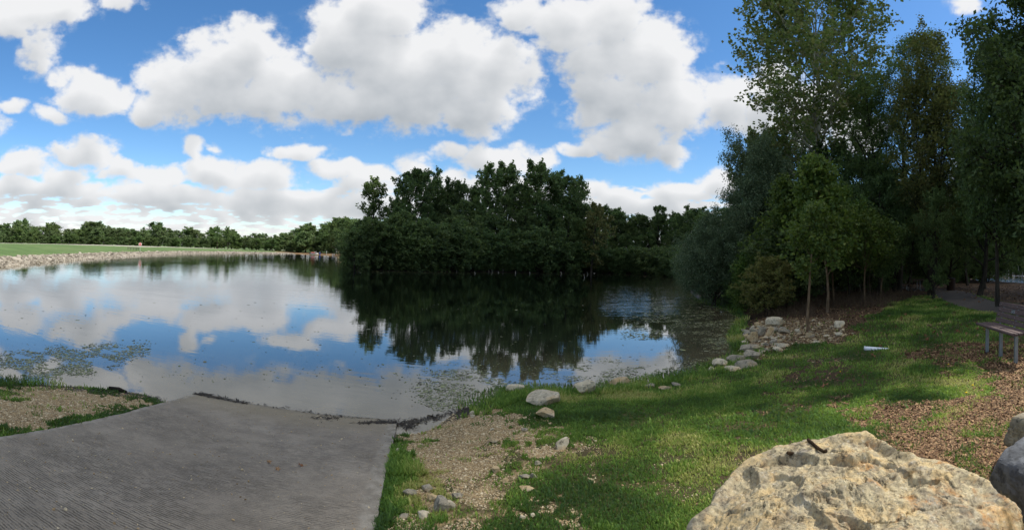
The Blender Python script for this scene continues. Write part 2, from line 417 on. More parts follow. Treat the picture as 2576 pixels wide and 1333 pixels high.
Z_GRAVR = [(1000, 1068), (1090, 1050), (1190, 1040), (1290, 1050), (1420, 1062), (1400, 1095), (1290, 1125), (1200, 1155), (1150, 1185), (1120, 1235), (1080, 1240), (1045, 1190), (1025, 1140), (1000, 1110)]
Z_GRAVR2 = [(1080, 1230), (1180, 1190), (1330, 1160), (1430, 1110), (1480, 1120), (1420, 1180), (1300, 1230), (1240, 1290), (1180, 1340), (1060, 1340), (1070, 1290)]
Z_GRAVL = [(-200, 985), (0, 984), (130, 974), (290, 984), (402, 1002), (408, 1012), (330, 1036), (200, 1064), (90, 1095), (0, 1104), (-200, 1180)]
Z_BARE = [[(2020, 905), (2130, 900), (2120, 945), (1990, 990), (1960, 975)], [(2105, 955), (2240, 935), (2230, 955), (2110, 975)], [(1790, 1045), (2180, 1000), (2170, 1020), (1800, 1065)], [(1840, 1100), (1880, 1100), (1880, 1125), (1830, 1120)],
          [(1850, 1180), (1960, 1170), (1950, 1230), (1840, 1220)], [(1760, 1290), (1850, 1280), (1860, 1340), (1760, 1340)]]
def inpoly(px, py, P):
    ins = np.zeros(px.shape, bool); n = len(P)
    for i in range(n):
        ax, ay = P[i]; bx, by = P[(i + 1) % n]
        ins ^= ((ay > py) != (by > py)) & (px < (bx - ax) * (py - ay) / (by - ay + 1e-12) + ax)
    return ins
def zones(x, y, z):
    """soft weights of ground cover at world points"""
    px, py = project(x, y, z); r = np.hypot(x, y)
    k = np.clip((py - 640) / 400, .02, 1.5)
    jx = (perlin(x * 1.1, y * 1.1, 12) * .5 + perlin(x * 3.3, y * 3.3, 13) * .3 + perlin(x * 9, y * 9, 14) * .2)
    jy = (perlin(x * 1.1, y * 1.1, 15) * .5 + perlin(x * 3.3, y * 3.3, 16) * .3 + perlin(x * 9, y * 9, 17) * .2)
    qx = px + jx * 130 * k; qy = py + jy * 80 * k * k
    f = (y > -4) | (r < 12)
    W = {}
    W['litter'] = inpoly(qx, qy, Z_LITTER) & f
    W['rubble'] = inpoly(qx, qy, Z_RUBBLE) & f
    W['mulch'] = (inpoly(qx, qy, Z_MULCH1) | inpoly(qx, qy, Z_MULCH2)) & f
    W['gravel'] = (inpoly(qx, qy, Z_GRAVR) | inpoly(qx, qy, Z_GRAVL)) & f
    W['sparse'] = inpoly(qx, qy, Z_GRAVR2) & f
    b = np.zeros(px.shape, bool)
    for P in Z_BARE: b |= inpoly(qx, qy, P)
    W['bare'] = b & f & (perlin(x * 2.6, y * 2.6, 19) > -.12)
    D, ins = poly_sd(x, y, POND); d = D.min(0).reshape(px.shape)
    tag = SEG_TAG[np.argmin(D, 0)].reshape(px.shape)
    return W, d, tag, ins.reshape(px.shape), px, py
# ------------------------------------------------------------------ ground and water sheets
def chunked(fn, x, y, n=60000):
    return np.concatenate([fn(x[i:i + n], y[i:i + n]) for i in range(0, len(x), n)])
ang = np.concatenate([np.arange(-75, 75, .16), np.arange(75, 285, 3.0)]); ang = np.radians(ang); NA = len(ang)
rad = np.concatenate([[0.001], np.geomspace(.4, 330, 420), [600, 1500]]); NR = len(rad)
GX = (rad[:, None] * np.sin(ang)[None]).ravel(); GY = (rad[:, None] * np.cos(ang)[None]).ravel()
GZ = chunked(height, GX, GY)
ii = np.arange(NR - 1)[:, None] * NA; jj = np.arange(NA)[None]; j2 = (jj + 1) % NA
GF = np.stack([ii + jj, ii + j2, ii + NA + j2, ii + NA + jj], -1).reshape(-1, 4)[:, ::-1]
cols = {k: np.zeros(len(GX), np.float32) for k in ('litter', 'rubble', 'mulch', 'gravel', 'sparse', 'bare', 'sand', 'rip', 'shore', 'isle')}
for i in range(0, len(GX), 60000):
    sl = slice(i, i + 60000); W, d, tag, ins, _, _ = zones(GX[sl], GY[sl], GZ[sl])
    for k in W: cols[k][sl] = W[k]
    cols['sand'][sl] = (tag == 2) * (~ins) * sstep(16, 9, d); cols['rip'][sl] = (tag == 3) * (~ins) * sstep(3.9, 3.2, d + .6 * perlin(GX[sl] * .3, GY[sl] * .3, 2))
    cols['shore'][sl] = np.where(ins, 1, sstep(.75, .1, d)) * np.isin(tag, (0, 1)); cols['isle'][sl] = ins
    cols['litter'][sl] = np.maximum(cols['litter'][sl], (tag == 1) * (~ins))
def ground_mat():
    m = NM('ground', .95, .12); g1 = m.noise(3.2, 8, .62); g2 = m.noise(38, 5, .65); g3 = m.noise(.32, 5, .5); g4 = m.noise(140, 3, .7)
    grass = m.mix(g1, lin('#333f1e'), lin('#4a5528')); grass = m.mix(m.ramp(g2, [(.4, .2), (.62, .95)]), grass, lin('#5a4c38'))
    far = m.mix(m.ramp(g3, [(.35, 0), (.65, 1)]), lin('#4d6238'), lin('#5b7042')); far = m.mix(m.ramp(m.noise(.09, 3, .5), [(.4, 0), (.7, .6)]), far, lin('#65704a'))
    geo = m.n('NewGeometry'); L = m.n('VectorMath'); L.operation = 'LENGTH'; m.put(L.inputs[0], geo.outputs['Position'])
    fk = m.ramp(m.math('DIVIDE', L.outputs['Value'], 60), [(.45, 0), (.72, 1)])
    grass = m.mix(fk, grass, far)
    soil = m.mix(g2, lin('#3a3024'), lin('#5b4b38'))
    v = m.vor(62); st = m.ramp(m.vor(62, out=1), [(0, lin('#9a825c')), (.5, lin('#bfa678')), (1, lin('#dcc79d'))])
    gravel = m.mix(m.ramp(v, [(.3, 0), (.7, .7)]), st, lin('#5a4a36')); gravel = m.mix(m.ramp(m.noise(2.2, 4), [(.45, 0), (.7, .5)]), gravel, lin('#5a4a34'))
    gravel_sp = m.mix(m.ramp(g1, [(.42, 0), (.58, 1)]), gravel, m.mix(.5, grass, soil))
    chip = m.vor(48, m.mapv(m.tc(), (1, 2.6, 1), (0, 0, .6)), out=1); mulch = m.ramp(chip, [(0, lin('#3d2d21')), (.5, lin('#654b37')), (1, lin('#8c6d4f'))])
    litter = m.mix(g2, lin('#3a2d21'), lin('#6b5540')); litter = m.mix(m.ramp(m.vor(24, out=1), [(.8, 0), (.84, .6)]), litter, lin('#7a6449'))
    sand = m.mix(m.noise(.6, 4), lin('#6a523f'), lin('#85704f')); rip = m.mix(m.noise(1.2, 5), lin('#4d463b'), lin('#7b7364'))
    c = grass
    def lay(c, name, col, sharp=True):
        f = m.math('ADD', m.attr(name), m.math('MULTIPLY', m.math('SUBTRACT', g2, .5), .9)); f = m.ramp(f, [(.38, 0), (.62, 1)]); return m.mix(f, c, col)
    c = lay(c, 'bare', soil); c = lay(c, 'sparse', gravel_sp); c = lay(c, 'litter', litter); c = lay(c, 'rubble', m.mix(m.ramp(m.noise(2.6, 5, .6), [(.42, 0), (.6, .8)]), m.mix(.4, litter, soil), gravel)); c = lay(c, 'mulch', mulch); c = lay(c, 'gravel', gravel); c = lay(c, 'sand', sand); c = lay(c, 'rip', rip)
    wet = m.ramp(m.math('ADD', m.attr('shore'), m.math('MULTIPLY', m.math('SUBTRACT', m.noise(5, 5), .5), .9)), [(.35, 0), (.75, 1)])
    c = m.mix(m.math('MULTIPLY', wet, .85), c, lin('#241f18'))
    c = m.mix(m.attr('isle'), c, lin('#2e2a20'))
    m.base(c); m.put(m.b.inputs['Roughness'], m.ramp(wet, [(0, .95), (1, .55)]))
    h = m.math('ADD', m.math('MULTIPLY', g2, .6), m.math('MULTIPLY', g4, .3)); h = m.math('ADD', h, m.math('MULTIPLY', m.math('SUBTRACT', 1, v), m.math('MULTIPLY', m.attr('gravel'), .8)))
    m.norm(m.bump(h, .7, .018)); return m.m
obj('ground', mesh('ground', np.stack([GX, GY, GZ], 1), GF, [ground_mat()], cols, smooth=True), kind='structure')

def water_mat():
    m = NM('water', .05, .5); N = m.N; nt = m.nt
    dep = m.attr('depth'); shal = m.ramp(dep, [(0, lin('#766a52')), (.14, lin('#5f5844')), (.36, lin('#303326')), (.75, lin('#0c110d')), (1, lin('#070b09'))])
    shal = m.mix(m.ramp(m.noise(1.3, 5, .6), [(.4, 0), (.75, .5)]), shal, lin('#0d120d'))
    df = N.new('ShaderNodeBsdfDiffuse'); m.put(df.inputs[0], shal)
    gl = N.new('ShaderNodeBsdfGlossy'); gl.inputs['Roughness'].default_value = .008; gl.inputs[0].default_value = (.96, .98, 1, 1)
    w1 = m.noise(1.0, 3, .45, m.mapv(m.tc(), (1.5, 5.2, 1), (0, 0, .10))); w2 = m.noise(1.0, 4, .5, m.mapv(m.tc(), (.35, 1.1, 1), (0, 0, -.25))); w3 = m.noise(1.0, 2, .5, m.mapv(m.tc(), (6, 16, 1), (0, 0, .2)))
    act = m.attr('ripple')
    h = m.math('ADD', m.math('MULTIPLY', w1, .0042), m.math('MULTIPLY', w2, .0075)); h = m.math('ADD', h, m.math('MULTIPLY', w3, .0010)); h = m.math('MULTIPLY', h, act)
    bp = N.new('ShaderNodeBump'); bp.inputs['Strength'].default_value = 1; bp.inputs['Distance'].default_value = 1.0; m.put(bp.inputs['Height'], h)
    m.put(gl.inputs['Normal'], bp.outputs[0])
    lw = N.new('ShaderNodeLayerWeight'); lw.inputs[0].default_value = .5
    cosv = m.math('SUBTRACT', 1, lw.outputs['Facing']); F = m.math('POWER', m.math('SUBTRACT', 1, cosv, clamp=True), 3.7)
    F = m.math('ADD', m.math('MULTIPLY', F, .965), .025, clamp=True)
    mx = N.new('ShaderNodeMixShader'); m.put(mx.inputs[0], F); m.put(mx.inputs[1], df.outputs[0]); m.put(mx.inputs[2], gl.outputs[0]); m.put(m.out.inputs[0], mx.outputs[0])
    return m.m
wet_v = GZ < .03
keep = wet_v[GF].any(1) & (np.hypot(GX, GY)[GF].max(1) < 320)
used = np.unique(GF[keep]); remap = np.full(len(GX), -1); remap[used] = np.arange(len(used))
r_ = np.hypot(GX[used], GY[used]); th_ = np.arctan2(GX[used], GY[used])
rip_ = .2 + .45 * sstep(9, 30, r_) * sstep(.1, -.6, th_) + .18 * sstep(20, 60, r_)
px_, py_ = project(GX[used], GY[used], np.zeros(len(used)))
rip_ += 14.0 * (th_ > .98) * (r_ > 50); rip_ += 3.2 * sstep(1470, 1530, px_) * sstep(1790, 1700, px_) * sstep(700, 725, py_) * sstep(815, 770, py_) + .35 * (fbm(GX[used] / 9, GY[used] / 9, 3, 33))
obj('water', mesh('water', np.stack([GX[used], GY[used], np.zeros(len(used))], 1), remap[GF[keep]], [water_mat()],
    {'depth': np.clip(-GZ[used] / 1.6, 0, 1), 'ripple': np.clip(rip_, .12, np.where((th_ > .98) & (r_ > 50), 16, 4))}, smooth=True), kind='structure')

# ------------------------------------------------------------------ boat ramp, path, dam road
def ramp_mat():
    m = NM('ramp_concrete', .88, .22); uv = m.mapv(m.tc('Object'))
    sx = m.n('SeparateXYZ'); m.put(sx.inputs[0], m.tc()); u, v = sx.outputs[0], sx.outputs[1]
    big = m.noise(.55, 5, .55); mid = m.noise(3.5, 6, .65); fine = m.noise(70, 4, .7)
    c = m.mix(m.ramp(big, [(.3, 0), (.7, 1)]), lin('#8e8474'), lin('#a39887')); c = m.mix(m.ramp(m.noise(.9, 4), [(.5, 0), (.75, .5)]), c, lin('#857a6c'))
    c = m.mix(m.ramp(mid, [(.35, .5), (.6, 0)]), c, lin('#696156'))
    wv = m.math('ADD', m.math('MULTIPLY', v, 36), m.math('ADD', m.math('MULTIPLY', m.noise(2.2, 4, .6), 2.4), m.math('MULTIPLY', m.noise(16, 3, .6), .9)))
    saw = m.math('FRACT', wv); g0 = m.ramp(saw, [(.0, 1), (.22, 1), (.42, 0), (.9, 0), (1, 1)])
    brk = m.ramp(m.noise(1, 5, .65, m.mapv(m.tc(), (11, 30, 1))), [(.44, 0), (.56, 1)])
    g = m.math('MULTIPLY', g0, m.math('ADD', m.math('MULTIPLY', brk, .8), .1)); patch = m.ramp(m.noise(.75, 4, .6), [(.42, .12), (.62, 1)])
    hi = m.math('MULTIPLY', m.math('SUBTRACT', 1, g0), m.math('MULTIPLY', m.ramp(m.noise(.6, 4, .6, m.mapv(m.tc(), (1, 1, 1), (0, 0, .5))), [(.52, 0), (.72, 1)]), m.ramp(m.noise(26, 4, .7), [(.45, 0), (.6, 1)])))
    low = m.ramp(m.math('DIVIDE', v, 4), [(.2, 0), (.5, 1)])            # worn smooth near the water
    uw = m.math('ADD', u, m.math('MULTIPLY', m.math('SUBTRACT', mid, .5), .25))
    bord = m.math('MULTIPLY', m.ramp(uw, [(.10, 0), (.17, 1)]), m.ramp(m.math('SUBTRACT', RW, uw), [(.05, 0), (.08, 1)]))
    k = m.math('MULTIPLY', m.math('MULTIPLY', m.math('ADD', m.math('MULTIPLY', low, .7), .3), bord), m.math('ADD', m.math('MULTIPLY', patch, .8), .2))
    c = m.mix(m.math('MULTIPLY', g, m.math('MULTIPLY', k, .70)), c, lin('#38342d')); c = m.mix(m.math('MULTIPLY', hi, m.math('MULTIPLY', bord, .55)), c, lin('#b3aea3'))
    silt = m.math('MULTIPLY', m.ramp(m.math('DIVIDE', m.math('ADD', v, m.math('MULTIPLY', mid, .7)), 4), [(.16, 1), (.36, 0)]), .7); c = m.mix(silt, c, lin('#94886f'))
    edge = m.math('SUBTRACT', 1, bord); c = m.mix(m.math('MULTIPLY', edge, .45), c, m.mix(m.ramp(m.noise(9, 5), [(.4, 0), (.6, 1)]), lin('#7d776a'), lin('#aca698')))
    c = m.mix(m.ramp(fine, [(.3, .4), (.5, 0)]), c, lin('#423e36')); c = m.mix(m.ramp(m.noise(120, 2), [(.66, 0), (.72, .7)]), c, lin('#c3bdb0'))
    wet = m.ramp(m.math('ADD', v, m.math('MULTIPLY', mid, .25)), [(.10, 1), (.28, 0)]); c = m.mix(m.math('MULTIPLY', wet, .45), c, lin('#4a4232'))
    m.base(c); m.put(m.b.inputs['Roughness'], m.ramp(wet, [(0, .92), (1, .4)]))
    h = m.math('SUBTRACT', m.math('MULTIPLY', fine, .3), m.math('MULTIPLY', g, k)); m.norm(m.bump(h, .9, .012)); return m.m
nu, nv = 60, 220
us = np.linspace(0, RW, nu); vsn = np.concatenate([np.linspace(-5, 0, 30)[:-1], np.linspace(0, 8.6, nv)])
UU, VV = np.meshgrid(us, vsn)
zz = RS * VV + .006 * perlin(UU * 1.2, VV * 1.2, 6)
eu = .02 * perlin(VV * 2.2, VV * 0 + 3, 6) + .012 * perlin(VV * 9, VV * 0 + 1, 7)
UU2 = np.where(UU < .01, UU + eu * .8, np.where(UU > RW - .01, UU + eu, UU))
front = VV
top = np.stack([UU2, front, zz], -1).reshape(-1, 3); n_ = len(vsn)
i = np.arange(n_ - 1)[:, None] * nu; j = np.arange(nu - 1)[None]
Ft = np.stack([i + j, i + j + 1, i + nu + j + 1, i + nu + j], -1).reshape(-1, 4)
rim = np.concatenate([np.arange(n_) * nu, (n_ - 1) * nu + np.arange(1, nu), (np.arange(n_ - 1)[::-1]) * nu + nu - 1, np.arange(1, nu - 1)[::-1]])
low = top[rim] - np.array([0, 0, .22]); a = rim; b = np.roll(rim, -1); la = len(top) + np.arange(len(rim)); lb = np.roll(la, -1)
Fs = np.stack([a, b, lb, la], -1)
M = Matrix(((RU[0], RV[0], 0, RA[0]), (RU[1], RV[1], 0, RA[1]), (0, 0, 1, 0), (0, 0, 0, 1)))
# RU x RV may be left-handed: mirror faces then
if RU[0] * RV[1] - RU[1] * RV[0] < 0:
    V3 = np.concatenate([top, low]); Wv = np.stack([RA[0] + V3[:, 0] * RU[0] + V3[:, 1] * RV[0], RA[1] + V3[:, 0] * RU[1] + V3[:, 1] * RV[1], V3[:, 2]], 1)
    loc = np.stack([V3[:, 1], V3[:, 0], V3[:, 2]], 1)
# the mesh keeps its own axes (x along the water's edge, y up the slope); the object turns them into place
mirror = RU[0] * RV[1] - RU[1] * RV[0] < 0
V3 = np.concatenate([top, low])
if mirror: V3 = V3 * np.array([-1, 1, 1]); M = Matrix(((-RU[0], RV[0], 0, RA[0]), (-RU[1], RV[1], 0, RA[1]), (0, 0, 1, 0), (0, 0, 0, 1)))
me = mesh('boat_ramp', V3, [Ft[:, ::-1] if mirror else Ft, Fs if mirror else Fs[:, ::-1]], [None])
rm = ramp_mat()
if mirror:
    for nd in rm.node_tree.nodes:
        if nd.type == 'TEX_COORD':
            pass
    # flip the u the material reads
    nt = rm.node_tree; sep = [n for n in nt.nodes if n.type == 'SEPXYZ'][0]
    neg = nt.nodes.new('ShaderNodeMath'); neg.operation = 'MULTIPLY'; neg.inputs[1].default_value = -1
    outs = [l.to_socket for l in sep.outputs[0].links]; nt.links.new(sep.outputs[0], neg.inputs[0])
    for t in outs: nt.links.new(neg.outputs[0], t)
me.materials[0] = rm
o = obj('boat_ramp', me, kind='structure', label='ribbed grey concrete boat ramp sloping into the pond', cat='boat ramp'); o.matrix_world = M

def strip(name, pts, widths, mat, lift=.02, thick=.06, sub=8, **k):
    P = np.array(pts); t = np.concatenate([[0], np.cumsum(np.hypot(*np.diff(P, axis=0).T))]); n = max(int(t[-1] / .5), 8); tt = np.linspace(0, t[-1], n)
    # smooth the centre line
    C = np.stack([np.interp(tt, t, P[:, 0]), np.interp(tt, t, P[:, 1])], 1); w = np.interp(tt, t, widths)
    for _ in range(6): C[1:-1] = (C[:-2] + 2 * C[1:-1] + C[2:]) / 4
    T = np.gradient(C, axis=0); T /= np.linalg.norm(T, axis=1)[:, None]; Nn = np.stack([-T[:, 1], T[:, 0]], 1)
    s = np.linspace(-.5, .5, sub + 1); X = C[:, None] + Nn[:, None] * (w[:, None] * s[None])[..., None]
    Z = height(X[..., 0], X[..., 1]) + lift; V = np.concatenate([X, Z[..., None]], -1)
    side0 = V[:, :1] - [0, 0, thick]; side1 = V[:, -1:] - [0, 0, thick]; V = np.concatenate([side0, V, side1], 1); m = V.shape[1]
    i = np.arange(n - 1)[:, None] * m; j = np.arange(m - 1)[None]; F = np.stack([i + j, i + j + 1, i + m + j + 1, i + m + j], -1).reshape(-1, 4)[:, ::-1]
    return obj(name, mesh(name, V.reshape(-1, 3), F, [mat], smooth=False), **k)
def asphalt():
    m = NM('asphalt', .9, .25); c = m.mix(m.noise(1.1, 5), lin('#4c443d'), lin('#6e6459')); c = m.mix(m.ramp(m.noise(90, 3), [(.55, 0), (.7, .5)]), c, lin('#8a857c')); m.base(c); m.norm(m.bump(m.noise(120, 3), .5, .01)); return m.m
pc = [(2760, 815), (2660, 792), (2576, 782), (2505, 777), (2448, 762), (2410, 748), (2395, 738), (2370, 730), (2300, 725), (2200, 722)]
strip('path', [hit(*p)[:2] for p in pc], [2.3, 2.3, 2.2, 2.1, 2.3, 2.6, 2.6, 2.0, 1.8, 1.8], asphalt(), kind='structure')
conc = simple('pale_concrete', '#a7a294', .9, .2, .12, 2)
rp = [at_r(px, r)[:2] for px, r in [(-260, 78), (-60, 84), (120, 103), (260, 122), (400, 150), (560, 188), (760, 240)]]
strip('dam_road', rp, [3.2] * len(rp), conc, lift=.10, thick=.3, kind='structure')

# ------------------------------------------------------------------ stone, gravel, mulch, weed, grass
import bmesh
_ico = {}
def ico(sub):
    if sub not in _ico:
        bm = bmesh.new(); bmesh.ops.create_icosphere(bm, subdivisions=sub, radius=1.0); bm.verts.ensure_lookup_table()
        _ico[sub] = (np.array([v.co[:] for v in bm.verts]), np.array([[v.index for v in f.verts] for f in bm.faces])); bm.free()
    return _ico[sub]
def rock_shape(seed, sub=4, cuts=11, rough=.06, flat=.5):
    rs = np.random.RandomState(seed); V, F = ico(sub); V = V.copy()
    for c in range(cuts):
        n = rs.randn(3); n /= np.linalg.norm(n); d = rs.uniform(.40, .68) if c else flat
        if c == 0: n = np.array([rs.uniform(-.2, .2), rs.uniform(-.2, .2), 1]); n /= np.linalg.norm(n)
        k = V @ n - d; V = V - np.where(k > 0, k * .93, 0)[:, None] * n
    N = V / np.linalg.norm(V, axis=1)[:, None]
    V = V + N * (rough * fbm3(V * 1.6 + seed, 4, 3)[:, None] + rough * .35 * fbm3(V * 7 + seed, 3, 5)[:, None])
    return V, F
def rock_mat(name, a, b, c, dark='#3a372f', sc=6):
    m = NM(name, .92, .2); n1 = m.noise(sc, 7, .62); n2 = m.noise(sc * 3.2, 6, .65, dist=.4); n3 = m.noise(sc * .7, 4)
    col = m.mix(m.ramp(n1, [(.34, 0), (.62, 1)]), lin(a), lin(b)); col = m.mix(m.ramp(n3, [(.5, 0), (.68, .9)]), col, lin(c)); col = m.mix(m.ramp(n2, [(.33, .85), (.46, 0)]), col, lin(dark))
    col = m.mix(m.math('MULTIPLY', m.math('SUBTRACT', m.rnd(), .5), .5, clamp=True), col, lin('#6c6a66'))
    m.base(col); m.norm(m.bump(m.noise(sc * 5, 7, .7), .8, .02)); return m.m
M_LIME = rock_mat('limestone', '#b5a98e', '#dccfb2', '#c9aa78', sc=5)
M_GREY = rock_mat('grey_stone', '#8b8473', '#b0a58f', '#a08c68', sc=5)
M_TAN = rock_mat('tan_stone', '#b2976c', '#cbb68f', '#9f9785', sc=5)
def scatter_rocks(name, X, Y, Z, S, mat, seed, sub=1, aniso=.55, **k):
    rs = np.random.RandomState(seed); V0, F0 = ico(sub); nb = 14; base = []
    for b in range(nb):
        V, _ = rock_shape(seed + b, sub, 5, .05, .6); base.append(V)
    base = np.array(base); n = len(X); B = base[rs.randint(nb, size=n)]
    S = np.asarray(S)[:, None] * rs.uniform(.65, 1.3, (n, 3)) * np.array([1, 1, aniso]); B = B * S[:, None]
    a = rs.uniform(0, 2 * pi, n); c, s = np.cos(a)[:, None], np.sin(a)[:, None]; t = rs.uniform(-.4, .4, n)[:, None]
    x = B[..., 0] * c - B[..., 1] * s; y = B[..., 0] * s + B[..., 1] * c; z = B[..., 2] + x * np.sin(t)
    V = np.stack([x + X[:, None], y + Y[:, None], z + Z[:, None]], -1).reshape(-1, 3)
    F = (F0[None] + (np.arange(n) * len(V0))[:, None, None]).reshape(-1, 3)
    r = np.repeat(rs.rand(n), len(V0)); return obj(name, mesh(name, V, F, [mat], {'rnd': r}, smooth=False), **k)
def pebble_mat(name, cs, rough=.9):
    m = NM(name, rough, .25); n = len(cs); c = m.ramp(m.attr('rnd'), [(i / (n - 1), lin(x)) for i, x in enumerate(cs)]); c = m.mix(m.ramp(m.noise(30, 4), [(.4, .4), (.6, 0)]), c, lin('#4a4236')); m.base(c); return m.m
def sample_px(n, x0, x1, y0, y1, rs): # uniform over a picture rectangle -> ground, quick (z guess iterated)
    px = rs.uniform(x0, x1, n); py = rs.uniform(y0, y1, n); z = np.full(n, .5)
    for _ in range(7):
        d = cam_dir(px, py); t = (z - EYE[2]) / np.minimum(d[:, 2], -.004); X, Y = d[:, 0] * t, d[:, 1] * t; z = .5 * z + .5 * np.maximum(chunked(height, X, Y), -.02)
    return X, Y, chunked(height, X, Y), px, py
def on_ramp(X, Y, m=.0):
    u, v = ramp_uv(X, Y); return (u > -m) & (u < RW + m) & (v > -5) & (v < 8.6)
rs = np.random.RandomState(5)
P_ = [sample_px(34000, 960, 1500, 1030, 1345, rs), sample_px(16000, -60, 430, 968, 1110, rs), sample_px(9000, 1850, 2170, 795, 912, rs), sample_px(4000, 1500, 2100, 1100, 1340, rs)]
X, Y, Z, px, py = [np.concatenate(a) for a in zip(*P_)]
W, d, tag, ins, _, _ = zones(X, Y, Z)
p = np.where(W['gravel'], 1, np.where(W['sparse'], .5 * (perlin(X * 2.5, Y * 2.5, 30) > -.1), np.where(W['rubble'], .35, np.where(W['bare'], .5, .03 + .5 * (fbm(X * 1.6, Y * 1.6, 4, 98) > .22) * (np.hypot(X, Y) < 7))))); p = p * (~ins | (d < .15)) * ~on_ramp(X, Y, .0)
k = rs.rand(len(X)) < p; X, Y, Z, rb = X[k], Y[k], Z[k], W['rubble'][k]
S = np.exp(rs.normal(-4.75, .42, len(X))) * (1 + 1.6 * rb) * np.clip(np.hypot(X, Y) / 6, .8, 1.6)
M_PEB = pebble_mat('gravel', ['#8a7455', '#b89c72', '#cfb78c', '#e2d0ab', '#a8936f'])
scatter_rocks('gravel', X, Y, Z + .002, S, M_PEB, 40, kind='stuff', label='loose tan gravel beside the boat ramp', cat='gravel')
# riprap on the dam
n = 15000; px = rs.uniform(-160, 790, n); dp = rs.uniform(-.5, 3.6, n); D0 = np.array(dam); 
seg = D0[::-1]; t = np.concatenate([[0], np.cumsum(np.hypot(*np.diff(D0, axis=0).T))]); s = t[-1] * rs.rand(n) ** 1.0
X0 = np.interp(s, t, D0[:, 0]); Y0 = np.interp(s, t, D0[:, 1]); TX = np.interp(s + 1, t, D0[:, 0]) - np.interp(s - 1, t, D0[:, 0]); TY = np.interp(s + 1, t, D0[:, 1]) - np.interp(s - 1, t, D0[:, 1]); L = np.hypot(TX, TY) + 1e-6
nx, ny = TY / L, -TX / L; c = D0.mean(0); sg = np.where(nx * (X0) + ny * (Y0) > 0, 1, -1); X, Y = X0 + nx * sg * dp, Y0 + ny * sg * dp
Z = chunked(height, X, Y); k = (Z > -.25) & (np.hypot(X, Y) < 230) & (rs.rand(n) < np.interp(dp, [2.8, 3.6], [1, .3])); X, Y, Z = X[k], Y[k], Z[k]
M_RIP = pebble_mat('riprap_stone', ['#6d675c', '#888072', '#9c9484', '#b0a899', '#8b7e6e'])
scatter_rocks('riprap', X, Y, Z + .04, np.exp(rs.normal(-1.85, .42, len(X))), M_RIP, 60, kind='stuff', label='grey limestone riprap along the grassy dam', cat='riprap')

def plates(name, X, Y, Z, LN, WD, mat, seed, tilt=.35, lift=.004, bend=0, sides=4, **k):
    """little irregular flat pieces: chips, litter, floating leaves"""
    rs = np.random.RandomState(seed); n = len(X); a = rs.uniform(0, 2 * pi, n); ph = (np.arange(sides) + .5) / sides * 2 * pi
    rr = rs.uniform(.75, 1.2, (n, sides)); lx = rr * np.cos(ph) * np.asarray(LN)[:, None]; ly = rr * np.sin(ph) * np.asarray(WD)[:, None]
    x = lx * np.cos(a)[:, None] - ly * np.sin(a)[:, None]; y = lx * np.sin(a)[:, None] + ly * np.cos(a)[:, None]
    t1 = rs.normal(0, tilt, n)[:, None]; t2 = rs.normal(0, tilt, n)[:, None]; z = x * t1 + y * t2 + lift + bend * rs.uniform(-1, 1, (n, sides)) * np.asarray(WD)[:, None]
    V = np.stack([x + X[:, None], y + Y[:, None], z + Z[:, None]], -1).reshape(-1, 3); F = np.arange(n * sides).reshape(n, sides)
    return obj(name, mesh(name, V, F, [mat], {'rnd': np.repeat(rs.rand(n), sides)}), **k)
P_ = [sample_px(26000, 2080, 2580, 975, 1240, rs), sample_px(16000, 2250, 2580, 850, 1020, rs), sample_px(3000, 1780, 2300, 890, 1080, rs)]
X, Y, Z, px, py = [np.concatenate(a) for a in zip(*P_)]; W, d, tag, ins, _, _ = zones(X, Y, Z)
k = (W['mulch'] | (W['bare'] & (rs.rand(len(X)) < .5))) & ~ins; X, Y, Z = X[k], Y[k], Z[k]; q = np.clip(np.hypot(X, Y) / 4, 1, 2.2)
plates('mulch', X, Y, Z, rs.uniform(.012, .034, len(X)) * q, rs.uniform(.004, .009, len(X)) * q, pebble_mat('wood_chip', ['#38281c', '#6f523a', '#927150', '#b6956e', '#523b2a']), 70, .3, .012, kind='stuff', label='brown wood chip mulch around the bench and boulders', cat='mulch')
P_ = [sample_px(16000, 1850, 2576, 715, 880, rs)]
X, Y, Z, px, py = [np.concatenate(a) for a in zip(*P_)]; W, d, tag, ins, _, _ = zones(X, Y, Z); k = (W['litter'] | W['rubble']) & ~ins & (Z > .02); X, Y, Z = X[k], Y[k], Z[k]
q = np.clip(np.hypot(X, Y) / 14, .8, 2)
plates('leaf_litter', X, Y, Z, rs.uniform(.02, .05, len(X)) * q, rs.uniform(.012, .03, len(X)) * q, pebble_mat('dead_leaf', ['#45342a', '#6b523c', '#8d6f50', '#a98a66', '#54402f']), 75, .35, .02, kind='stuff', label='brown leaf litter and twigs under the young trees', cat='leaf litter')
